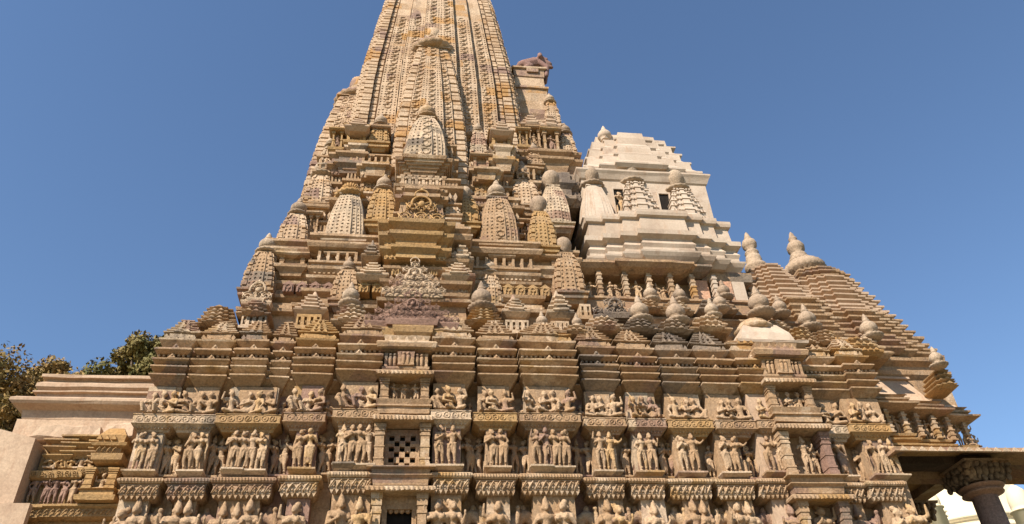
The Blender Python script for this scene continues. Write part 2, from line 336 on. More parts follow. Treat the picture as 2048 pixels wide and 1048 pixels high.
# ------------------------------------------------------------------ ornament helpers
def teeth(mb, x0, x1, y, z, w, h, d, kind='box', fill=.6):
    n = max(1, round((x1-x0)/w)); s = (x1-x0)/n
    for i in range(n):
        c = x0+(i+.5)*s; a = s*fill/2
        if kind == 'box': mb.box(c-a, c+a, y-d, y+.01, z, z+h)
        elif kind == 'tri': mb.add([(c-a, y-d, z+h), (c+a, y-d, z+h), (c, y-d, z), (c-a, y, z+h), (c+a, y, z+h), (c, y, z)], [(0, 2, 1), (0, 3, 5, 2), (1, 2, 5, 4), (0, 1, 4, 3)])
        elif kind == 'tup': mb.add([(c-a, y-d, z), (c+a, y-d, z), (c, y-d, z+h), (c-a, y, z), (c+a, y, z), (c, y, z+h)], [(0, 1, 2), (0, 2, 5, 3), (1, 4, 5, 2), (0, 3, 4, 1)])
        elif kind == 'dia': mb.add([(c-a, y-d, z+h/2), (c, y-d, z), (c+a, y-d, z+h/2), (c, y-d, z+h), (c-a, y, z+h/2), (c, y, z), (c+a, y, z+h/2), (c, y, z+h)], [(0, 1, 2, 3), (0, 4, 5, 1), (1, 5, 6, 2), (2, 6, 7, 3), (3, 7, 4, 0)])
        elif kind == 'round': mb.add([(c+cos(pi*k/4)*a*(-1), y-d*sin(pi*k/4), zz) for zz in (z, z+h) for k in range(5)], [(k, k+1, k+6, k+5) for k in range(4)]+[(4, 3, 2, 1, 0), (5, 6, 7, 8, 9)])
        elif kind == 'scroll':
            mb.ring(c, y-.004, z+h/2, h*.42, h*.11, 9, a0=R(0, 6), a1=R(0, 1)+5.0+6)
            mb.ball(c, y, z+h/2, h*.15, n=5)
        elif kind == 'leaf':
            mb.tube([(c-a, y-d*.4, z), (c-a*.3, y-d, z+h*.55), (c+a*.4, y-d, z+h), (c+a, y-d*.5, z+h*.6)], [h*.10, h*.14, h*.11, h*.07], 4)
            mb.ball(c+a*.45, y-d*.4, z+h*.22, h*.13, n=5); mb.ball(c-a*.4, y-d*.3, z+h*.8, h*.11, n=5)
def sideteeth(mb, x, sgn, y0, y1, z, w, h, d):
    n = max(1, round((y1-y0)/w)); s = (y1-y0)/n
    for i in range(n):
        c = y0+(i+.5)*s; mb.box(min(x, x+sgn*d), max(x, x+sgn*d), c-s*.28, c+s*.28, z, z+h)

# ------------------------------------------------------------------ lower wall: piers, bands, eaves
Z = dict(pend=7.10, fr=7.19, cap=7.38, top=7.51, feet=7.66, head=8.50, scr=8.60, scr1=8.81, r1=8.83, e0=9.40)
core = MB()
core.box(-5.1, 10.3, 15.52, 26, 0, 9.6); core.build('wall_core', 'wall', T, 0)
bs = MB()
for prof in ([(0, .8), (.35, .8), (.5, .6), (.9, .6), (1.1, .9), (1.3, .9), (1.5, .5), (2.2, .5), (2.3, .65), (2.5, .65), (2.7, .35), (3.2, .35), (3.35, .55), (3.55, .55), (3.7, .25), (4.3, .25), (4.45, .4), (4.6, .4), (4.75, .15), (5.2, .15), (5.3, .3), (5.5, .3), (5.52, .0)],):
    bs.rect(-5.4, 10.5, 14.85, 26, prof, .8)
bs.build('plinth', 'wall', T, .02)
sc = MB()     # string courses running behind the piers
for z0, z1, o in ((7.2, 7.5, .17), (8.55, 8.78, .16), (9.42, 9.6, .2), (5.5, 5.62, .2)):
    sc.rect(-5.1, 10.3, 15.52, 25, [(z0-.1, 0), (z0, o), (z1, o), (z1+.02, 0)], .4)
sc.build('string_course', 'stone', T)

# name, lower band px range, pier front px range, Y front
PIERS = [('A', 238, 325, 265, 322, 15.0), ('B', 332, 418, 372, 415, 15.0), ('C', 422, 550, 457, 536, 14.95), ('D', 557, 640, 588, 632, 14.85), ('E', 655, 748, 673, 748, 14.65),
         ('F', 862, 943, 864, 922, 14.65), ('G', 948, 1035, 971, 1015, 14.72), ('H', 1040, 1163, 1060, 1140, 14.70), ('I', 1168, 1252, 1185, 1232, 14.88), ('J', 1257, 1332, 1266, 1312, 14.9),
         ('K', 1335, 1425, 1347, 1396, 14.92), ('L', 1430, 1510, 1432, 1480, 14.93), ('M', 1513, 1576, 1518, 1574, 14.88), ('N', 1676, 1727, 1652, 1690, 15.1), ('O', 1731, 1808, 1728, 1790, 15.0)]
FIGN = dict(A=(2, 2), B=(2, 2), C=(4, 3), D=(2, 1), E=(4, 2), F=(2, 2), G=(2, 1), H=(4, 2), I=(2, 2), J=(2, 1), K=(2, 2), L=(2, 2), M=(2, 1), N=(1, 1), O=(3, 2))
TINT = dict(A='pale', F='purple', D='purple', J='pale', M='render', I='stone', G='stone', C='stone')
nb = 0
def carve_group(parent, meshes, x0, x1, n, y, z, rz=.35, name=None, sc=1, mats=None):
    for k in range(n):
        x = x0+(x1-x0)*(k+.5)/n + R(-.01, .01)
        face = (0 if n == 1 else (.5 if k < n/2 else -.5))*R(.3, 1.4)
        me = meshes[random.randrange(len(meshes))]
        s = sc*R(.95, 1.03); flip = -1 if R(0, 1) < .5 else 1
        inst(me, name or me.name, (x, y, z), parent, face*rz*1.5, (s*flip, s, s), (mats and random.choice(mats)) or None)
def ledge(mb, x0, x1, y, z0, z1, out=.17):
    mb.rect(x0+.05, x1-.05, y-.01, y+.1, [(z0, .0), (z1-.035, out), (z1, out), (z1+.002, out-.01)], .3, side=.35)

def eave_stack(mb, x0, x1, y, y2=None, top=True, s=0):
    """the bell-shaped eave courses above a pier, widest slabs tapering underneath"""
    y2 = y2 or 16.2; i = .15
    mb.rect(x0+i, x1-i, y+.05, y2, [(9.44, -.06), (9.52, .02), (9.64, .2), (9.67, .25), (9.70, .25), (9.702, .02)], .25, side=.5)
    mb.rect(x0+i, x1-i, y+.05, y2, [(9.69, .0), (9.755, .02), (9.84, .22), (9.86, .26), (9.89, .26), (9.892, .0)], .25, side=.5)
    mb.rect(x0+i, x1-i, y+.05, y2, [(9.88, -.02), (9.955, -.02), (9.965, .16), (10.02, .27), (10.05, .28), (10.10, .2), (10.14, .0)], .25, side=.5)
    mb.rect(x0+i, x1-i, y+.05, y2, [(10.13, -.02), (10.20, -.02), (10.21, .16), (10.26, .27), (10.29, .27), (10.35, .18), (10.40, .0)], .25, side=.5)
    teeth(mb, x0+.05, x1-.05, y-.04, 9.915, .10, .05, .055, 'box', .5); teeth(mb, x0+.05, x1-.05, y-.04, 10.155, .10, .05, .055, 'box', .5)
    for zz in (10.11, 10.35):
        c = (x0+x1)/2+R(-.03, .03); teeth(mb, c-.08, c+.08, y-.09, zz-.02, .16, .10, .07, 'tup', 1); mb.ball(c, y-.15, zz+.03, .035, n=6)
    if s > 0: sideteeth(mb, x1-i+.05, 1, y+.1, y2-.3, 9.915, .12, .05, .05)
def mini_roof(mb, x0, x1, y, s=1, n_=6):
    """carved band and stepped pyramid of thin eaves crowning a pier"""
    y2 = 16.4; i = .2
    mb.rect(x0+i, x1-i, y+.12, y2, [(10.40, -.03), (10.56, .2), (10.60, .21), (10.605, .05), (10.80, .05)], .25)
    teeth(mb, x0+.04, x1-.04, y+.07, 10.62, .13, .15, .05, 'dia', .75); teeth(mb, x0+.1, x1-.1, y+.07, 10.61, .13, .05, .08, 'box', .4)
    c = (x0+x1)/2; w_ = (x1-x0)/2; z = 10.80; n = n_; up_h = R(.095, .125)
    for k in range(n):
        a = w_*(1-.145*k)*.88; d = .0+.045*k
        mb.rect(c-a+.06, c+a-.06, y+.14+d, y2+.2, [(z, .0), (z+.04, .1), (z+.065, .105), (z+.09, .02)], .14)
        if k < 5: teeth(mb, c-a*.55, c+a*.55, y+.1+d, z+.05, .16-.02*k, .09, .07, 'tup', .8)
        z += .085+R(-.008, .01)
    if s: mb.ball(c, y+.72, z+.03, .14, .14, .11, 10)
BIGN = 0
for idx, (nm, bl, br, fl, fr, Y) in enumerate(PIERS):
    x0, x1 = X_(bl, 965, Y-.14), X_(br, 965, Y-.14); f0, f1 = X_(fl, 900, Y), X_(fr, 900, Y)
    rec = 15.45
    m = MB(); m.box(f0, f1, Y, rec+.15, 5.5, 9.5)
    # recess slabs just inside
    pier = m.build('wall_pier', TINT.get(nm, 'wall') if nm != 'F' else 'wall', T, .006, loc=((f0+f1)/2, Y, 5.5))
    # back slab of this pier's figures, some in another colour of stone
    m = MB(); m.box(f0+.015, f1-.015, Y-.03, Y+.1, Z['feet']-.02, Z['head']+.03); m.build('carved_slab', TINT.get(nm, 'stone'), pier, .006)
    n2, n3 = FIGN[nm]
    m = MB(); ledge(m, f0-.04, f1+.04, Y-.02, Z['top']+.03, Z['feet'])
    if n2 > 3: ledge(m, f0-.02, (f0+f1)/2, Y-.06, Z['top']+.03, Z['feet']+.01)
    m.build('figure_ledge', 'pale' if idx % 3 else 'stone', pier)
    carve_group(pier, STD, f0+.04, f1-.04, n2, Y-.08, Z['feet'])
    carve_group(pier, BIG, f0+.03, f1-.03, n3, Y-.055, 5.66, name='large_standing_figure', sc=.97)
    # frieze band
    m = MB(); yb = Y-.12
    m.rect(x0+.05, x1-.05, yb, rec, [(7.12, -.08), (7.18, -.03), (7.185, .0), (7.37, .0), (7.375, -.02), (7.39, -.02), (7.40, .05), (7.44, .075), (7.475, .075), (7.51, .03), (7.512, -.1)], .2)
    teeth(m, x0+.03, x1-.03, yb-.0, 7.20, .135, .15, .04, 'leaf', .9); teeth(m, x0+.06, x1-.06, yb+.0, 7.21, .27, .13, .03, 'tri', .35)
    teeth(m, x0+.04, x1-.04, yb+.05, 7.10, .10, .07, .06, 'tri', .7); teeth(m, x0-.0, x1+.0, yb-.05, 7.425, .058, .055, .04, 'round', .75)
    m.rect(x0+.05, x1-.05, yb+.0, rec, [(7.36, -.01), (7.362, .018), (7.385, .018), (7.386, -.01)], .3)
    m.build('frieze_band', 'stone', T, .009, loc=((x0+x1)/2, yb, 7.1))
    # scroll band
    s0, s1 = X_(bl+(30 if nm == 'A' else 12 if idx < 5 else 2), 838, Y-.16), X_(br+(26 if nm == 'A' else 14 if nm == 'B' else 8 if idx < 5 else -4), 838, Y-.16)
    if nm == 'O': s0, s1 = X_(1700, 850, Y-.16), X_(1776, 850, Y-.16)
    if nm == 'N': s0, s1 = X_(1645, 850, Y-.14), X_(1696, 850, Y-.14)
    m = MB(); m.rect(s0+.03, s1-.03, yb, rec, [(8.47, -.07), (8.52, -.05), (8.60, .05), (8.605, .055), (8.79, .055), (8.81, .04), (8.812, -.05)], .2)
    m.rect(s0+.03, s1-.03, yb, rec, [(8.785, .055), (8.787, .07), (8.80, .07), (8.81, .055)], .3); m.rect(s0+.03, s1-.03, yb, rec, [(8.605, .05), (8.607, .068), (8.625, .068), (8.627, .05)], .3)
    teeth(m, s0+.03, s1-.03, yb-.05, 8.625, .155, .155, .03, 'scroll'); teeth(m, s0+.05, s1-.05, yb+.05, 8.515, .07, .05, .045, 'tri', .7)
    m.build('scroll_band', ['stone', 'pale', 'ochre', 'stone'][idx % 4], T, .009, loc=((s0+s1)/2, yb, 8.5))
    # seated row
    m = MB(); g = (s1-s0)*.10; m.box(s0+g, s1-g, Y+.02, rec+.1, 8.8, 9.5); m.build('seated_slab', ['stone', 'wall', 'pale', 'stone', 'wall'][idx % 5], T, .006, loc=((s0+s1)/2, Y, 8.8))
    carve_group(T, SIT, s0+.08, s1-.08, max(2, round((s1-s0)/.28)), Y-.05, Z['r1'], sc=.94, rz=.7)
    # eaves
    EV = dict(A=(300, 379), B=(379, 460), C=(460, 582), D=(582, 670), E=(670, 766), F=(862, 952), G=(953, 1037), H=(1038, 1157), I=(1158, 1238), J=(1238, 1317), K=(1317, 1394), L=(1394, 1471), M=(1471, 1547), N=(1628, 1682), O=(1684, 1748))[nm]
    m = MB(); e0, e1 = X_(EV[0], 735, Y-.14), X_(EV[1], 735, Y-.14)
    if nm == 'C':
        eave_stack(m, e0, e0+(e1-e0)*.62, Y); m.build('eave', 'stone', T, .012, loc=(e0, Y, 9.4)); m = MB(); eave_stack(m, e0+(e1-e0)*.64, e1, Y+.07)
    elif nm not in ('N',): eave_stack(m, e0, e1, Y, s=1)
    else: eave_stack(m, e0, e1, Y+.1)
    m.build('eave', 'dark' if nm in ('I', 'K') else 'stone', T, .014, loc=((e0+e1)/2, Y, 9.4))
    m = MB()
    if nm == 'C': mini_roof(m, e0, e0+(e1-e0)*.55, Y); mini_roof(m, e0+(e1-e0)*.55, e1, Y+.08)
    else: mini_roof(m, e0, e1, Y, 0 if nm in 'MN' else 1, 2 if nm in 'MN' else 6)
    m.build('stepped_pinnacle', {'K': 'dark', 'L': 'dark', 'A': 'pale', 'D': 'ochre'}.get(nm, 'stone'), T, .028, loc=((e0+e1)/2, Y, 10.4))
m = MB(); eave_stack(m, -4.9, 10.1, 15.12); m.build('eave', 'stone', T, .014, loc=(2, 15.1, 9.4)); m = MB(); mini_roof(m, -4.7, 10.0, 15.3, 0, 3); m.build('stepped_pinnacle', 'dark', T, .02, loc=(2, 15.3, 10.4))
# figures in the recesses
RECS = [(325, 366, 15.23), (420, 452, 15.25), (540, 582, 15.18), (636, 668, 15.08), (926, 968, 15.08), (1017, 1058, 15.08), (1142, 1183, 15.13), (1234, 1264, 15.13), (1313, 1345, 15.18), (1397, 1430, 15.23), (1481, 1515, 15.23), (1695, 1727, 15.33)]
for i, (a, b, Y) in enumerate(RECS):
    x0, x1 = X_(a, 900, Y), X_(b, 900, Y); c = (x0+x1)/2
    m = MB(); m.box(x0-.02, x1+.02, Y+.06, 15.6, 5.5, 9.45); ledge(m, x0-.02, x1+.02, Y+.05, Z['top']+.03, Z['feet'], .2)
    rp = m.build('recess_slab', ['stone', 'wall', 'purple', 'wall'][i % 4], T, .006, loc=(c, Y, 5.5))
    carve_group(rp, STD, x0, x1, 2 if b-a > 35 else 1 if i > 6 and i % 2 else 2, Y-.04, Z['feet'], sc=.93, rz=.7, name='recess_figure')
    carve_group(rp, SIT, x0+.02, x1-.02, 2 if b-a > 38 else 1, Y-.04, Z['r1'], sc=.76)
    if i not in (3,): inst(VYA, 'rearing_beast', (c, Y-.03, 5.68), rp, R(-.2, .2), ((1 if i % 2 else -1), 1, 1))

# ------------------------------------------------------------------ projecting balconies with latticed windows
def pilaster(mb, x, y, z0, z1, w_, d=None):
    d = d or w_; h = z1-z0
    for k0, k1, e in ((0, .14, .25), (.14, .19, .05), (.19, .24, .2), (.24, .46, 0), (.46, .50, .16), (.50, .72, 0), (.72, .77, .2), (.77, .82, .02), (.82, .90, .25), (.90, 1, .38)):
        a = w_/2*(1+e); mb.rect(x-a, x+a, y-a, y+d/2, [(z0+h*k0, 0), (z0+h*k0+.008, .006), (z0+h*k1-.008, .006), (z0+h*k1-.001, 0)], 1)
def chajja(mb, x0, x1, y, z0, z1, out=.28, y2=15.5, rib=.09):
    mb.rect(x0+out, x1-out, y+out, y2, [(z0, out*.55), (z0+.02, out*.98), (z0+(z1-z0)*.35, out), (z0+(z1-z0)*.55, out*.93), (z1, out*.15), (z1+.01, 0)], .2)
    teeth(mb, x0+.02, x1-.02, y+.02, z0+.0, rib, (z1-z0)*.42, .035, 'round', .8)
def balcony(px0, px1, Y, kind, mats=('stone', 'stone'), slit=True, yb=0):
    """levels given as marks on the photograph's own survey lines (top px, bottom px)"""
    pxm = (px0+px1)/2; z = lambda py: Z_(pxm, py+yb, Y)
    xa, xb = X_(px0, 900, Y), X_(px1, 900, Y); c = (xa+xb)/2; hw = (xb-xa)/2
    b = MB(); b.box(xa+.06, xb-.06, Y+.42, 15.6, 5.5, 10.4)
    root = b.build('balcony', mats[0], T, .005, loc=(c, Y, 5.5))
    # lowest storey
    m = MB(); chajja(m, xa-.12, xb+.12, Y-.08, z(983), z(966)); m.build('canopy', mats[0], root, .01)
    m = MB()
    m.box(xa+.05, xb-.05, Y+.05, 15.5, 5.3, 5.66); m.build('sill', mats[0], root, .006)
    for s in (-1, 1): m = MB(); pilaster(m, c+s*(hw-.12), Y+.14, 5.6, z(983)+.03, .15, .6); m.build('pilaster', mats[0], root, .006)
    if kind == 'lattice':
        m = MB(); m.box(xa+.22, xa+.31, Y+.25, Y+.5, 5.6, z(983)); m.box(xb-.31, xb-.22, Y+.25, Y+.5, 5.6, z(983)); m.box(xa+.31, xb-.31, Y+.25, Y+.5, z(1009), z(983))
        for k in range(4): m.ball(xa+.38+k*(xb-xa-.76)/3, Y+.33, z(1010), .055, n=6)
        m.build('window_frame', mats[0], root, .01)
        m = MB(); m.box(xa+.28, xb-.28, Y+.405, Y+.43, 5.6, z(1008)); m.build('window_opening', 'interior_shade', root, 0)  # near-black sheet painting the shade inside the opening
    else:
        carve_group(root, BIG, c-.16, c+.16, 1, Y+.32, 5.64, name='niche_figure', sc=.95); carve_group(root, STD, c+.15, c+.3, 1, Y+.3, 5.9, name='niche_figure')
    # sill and base mouldings of the middle storey
    m = MB(); m.rect(xa+.03, xb-.03, Y+.05, 15.6, [(z(966)-.02, .0), (z(955), .02), (z(950), .08), (z(948), .08), (z(947), .03), (z(938), .05), (z(936), .14), (z(934), .14), (z(933), .02)], .3)
    m.build('sill', mats[1], root, .01)
    for s in (-1, 1): m = MB(); pilaster(m, c+s*(hw-.10), Y+.14, z(934), z(846)+.02, .16, .6); m.build('pilaster', 'purple' if kind != 'lattice' and s > 0 else mats[0], root, .006)
    zt, zb = z(846), z(934)
    if kind == 'lattice':
        x0, x1 = xa+.2, xb-.2; nc, nr = 5, 6; m = MB(); yy = Y+.30
        m.box(x0, x1, yy+.01, yy+.1, zb, zb+.10); m.box(x0, x1, yy+.01, yy+.1, zt-.13, zt); m.box(x0, x0+.08, yy+.01, yy+.1, zb+.10, zt-.13); m.box(x1-.08, x1, yy+.01, yy+.1, zb+.10, zt-.13)
        cw = (x1-x0-.16)/nc; ch = (zt-zb-.23)/nr
        for r_ in range(nr):
            for q in range(nc):
                if (r_+q) % 2 == 1 : continue
                xx, zz = x0+.08+q*cw, zb+.10+r_*ch; m.box(xx-.004, xx+cw+.004, yy+.012, yy+.098, zz-.004, zz+ch+.004)
        m.build('lattice_window', 'stone', root, .004)
        m = MB(); m.box(x0, x1, yy+.11, yy+.13, zb, zt); m.build('window_opening', 'interior_shade', root, 0)  # near-black sheet behind the lattice, shade put in as colour
    else:
        m = MB(); m.rect(c-.3, c+.3, Y+.2, Y+.5, [(zb, 0), (zb+.1, 0)], .3); m.build('pedestal', mats[1], root)
        carve_group(root, STD, c-.1, c+.08, 1, Y+.2, zb+.09, name='niche_figure', sc=.98); carve_group(root, STD, c+.12, c+.34, 1, Y+.3, zb+.09, name='niche_figure', sc=.8); carve_group(root, STD, c-.36, c-.16, 1, Y+.3, zb+.02, name='niche_figure', sc=.55)
    m = MB(); chajja(m, xa-.06, xb+.08, Y-.1, z(843), z(825), rib=.075); m.build('canopy', mats[0], root, .012)
    # upper storey
    m = MB(); m.rect(xa+.08, xb-.08, Y+.1, 15.6, [(z(824), .05), (z(812), .06), (z(811), .10), (z(808), .10), (z(807), .05), (z(799), .09), (z(797), .10), (z(796), 0)], .3)
    m.build('sill', mats[1], root, .008)
    for s in (-1, 1): m = MB(); pilaster(m, c+s*(hw-.13), Y+.2, z(797), z(752)+.02, .15, .6); m.build('pilaster', mats[0], root, .006)
    m = MB(); m.box(xa+.2, xb-.2, Y+.40, Y+.43, z(797), z(750)); m.build('niche_back', 'wall', root, 0)
    carve_group(root, SIT if kind != 'lattice' else STD[:4], xa+.22, xb-.22, 3, Y+.25, z(796), sc=.56 if kind == 'lattice' else .8, name='niche_figure')
    m = MB(); chajja(m, xa-.05, xb+.05, Y-.06, z(750), z(735), .22); m.build('canopy', mats[0], root, .012)
    # panel of little standing figures
    m = MB(); m.rect(xa+.08, xb-.08, Y+.12, 15.6, [(z(736), 0), (z(732), .03), (z(728), .03), (z(727), -.05), (z(699), -.05), (z(698), .08)], .3)
    w3 = (xb-xa-.16)/3
    m.box(xa+.08+w3, xb-.08-w3, Y+.05, Y+.3, z(727), z(700)-.002)
    for k in range(10): 
        x = xa+.12+(xb-xa-.24)*k/9; zz = z(727); dy = -.07 if 3 <= k <= 6 else 0; h = z(700)-zz
        if k in (0, 3, 6, 9): m.rect(x-.025, x+.025, Y+.12+dy, Y+.2, [(zz, .012), (zz+h*.2, 0), (zz+h*.5, .008), (zz+h*.55, 0), (zz+h*.95, .015)], 1)
        else: m.cone((x, Y+.14+dy, zz+.04), (x, Y+.12+dy, zz+h*.6), .035, .045, 6); m.ball(x, Y+.11+dy, zz+h*.82, .038, n=6)
    m.build('figure_panel', mats[1], root, .008)
    m = MB(); m.rect(xa+.1, xb-.1, Y+.15, 15.7, [(z(699), .0), (z(694), .17), (z(686), .2), (z(682), .17), (z(681), .02), (z(672), .02), (z(665), .05)], .25)
    teeth(m, xa+.1, xb-.1, Y+.12, z(681), .17, z(668)-z(681), .06, 'tup', .8)
    m.build('canopy', mats[0], root, .014)
    return root, xa, xb, z
win, wa, wb, wz = balcony(747, 860, 14.42, 'lattice')
bal2, ba, bb, bz = balcony(1568, 1668, 14.55, 'niche', ('stone', 'stone'), yb=17)

# ------------------------------------------------------------------ fretwork pediment
def fret(px, py_top, py_bot, wpx, Y, mat, rows=4, base=True):
    x, z0 = X_(px, py_bot, Y), Z_(px, py_bot, Y); z1 = Z_(px, py_top, Y); w_ = (X_(px+wpx/2, py_bot, Y)-X_(px-wpx/2, py_bot, Y)); h = z1-z0; m = MB()
    rr = h/(rows*2)*1.04
    m.loft([[(x-w_*.46, y, z0), (x+w_*.46, y, z0), (x+w_*.40, y, z0+h*.2), (x+w_*.26, y, z0+h*.42), (x+w_*.16, y, z0+h*.6), (x, y, z0+h*.86), (x-w_*.16, y, z0+h*.6), (x-w_*.26, y, z0+h*.42), (x-w_*.40, y, z0+h*.2)] for y in (Y+.07, Y+.22)][::-1])
    for k in range(rows):
        ww = w_*(1-k/(rows))*.5*(1.0 if k else 1); n = max(1, int(2*ww/(rr*1.75))); zc = z0+rr*(1.75*k+1)
        for i in range(n):
            xc = x+(-ww+rr+(2*ww-2*rr)*i/(n-1) if n > 1 else 0); t = rr*.13
            y = Y-R(0, .05)
            m.ring(xc, y, zc, rr*.82, t, 9, -.6, pi+.6); m.ring(xc, y-.02, zc-rr*.1, rr*.42, t*.9, 7)
            m.tube([(xc-rr*.9, y, zc-rr*.7), (xc-rr*.4, y-.03, zc-rr*.2), (xc-rr*.95, y, zc+rr*.6)], t*.8, 4)
            m.tube([(xc+rr*.9, y, zc-rr*.7), (xc+rr*.4, y-.03, zc-rr*.2), (xc+rr*.95, y, zc+rr*.6)], t*.8, 4)
            m.tube([(xc, y, zc+rr*.8), (xc, y-.02, zc+rr*1.25)], [t, t*.5], 4); m.ball(xc, y-.02, zc-.4*rr, rr*.2, n=5)
    m.ring(x, Y-.08, z0+h*.55, rr*1.25, rr*.2, 12, -.4, pi+.4); m.ball(x, Y-.06, z0+h*.55, rr*.5, rr*.3, rr*.5)
    m.ring(x, Y-.08, z1-rr*1.1, rr*.9, rr*.16, 12, -.4, pi+.4); m.ball(x, Y-.05, z1, rr*.3, rr*.2, rr*.35, 6)
    if base: m.rect(x-w_/2, x+w_/2, Y-.05, Y+.6, [(z0-.14, -.05), (z0-.02, .0), (z0+.01, 0), (z0+.012, -.05)], .3); m.rect(x-w_*.28, x+w_*.28, Y-.14, Y+.5, [(z0-.12, -.03), (z0, 0), (z0+.025, 0)], .3)
    return m.build('fretwork_pediment', mat, T, .012, loc=(x, Y, z0))
fret(824, 582, 645, 190, 14.75, 'purple', 5)
fret(828, 518, 590, 130, 15.35, 'pale', 5, False)
m = MB(); m.rect(X_(768, 660, 14.75), X_(882, 660, 14.75), 14.75, 16.5, [(Z_(825, 682, 14.75), -.12), (Z_(825, 672, 14.75), .02), (Z_(825, 662, 14.75), .05), (Z_(825, 657, 14.75), .05), (Z_(825, 655, 14.75), -.1)], .3)
m.rect(X_(790, 660, 14.75), X_(862, 660, 14.75), 14.62, 16.5, [(Z_(825, 676, 14.62), -.1), (Z_(825, 664, 14.62), .02), (Z_(825, 655, 14.62), .05), (Z_(825, 652, 14.62), .05), (Z_(825, 651, 14.62), -.1)], .3)
m.build('pediment_slab', 'ochre', T, .01)
fret(513, 565, 603, 62, 15.85, 'pale', 2); fret(842, 382, 448, 96, 15.75, 'ochre', 3, False); fret(1232, 598, 632, 90, 15.6, 'dark', 2)

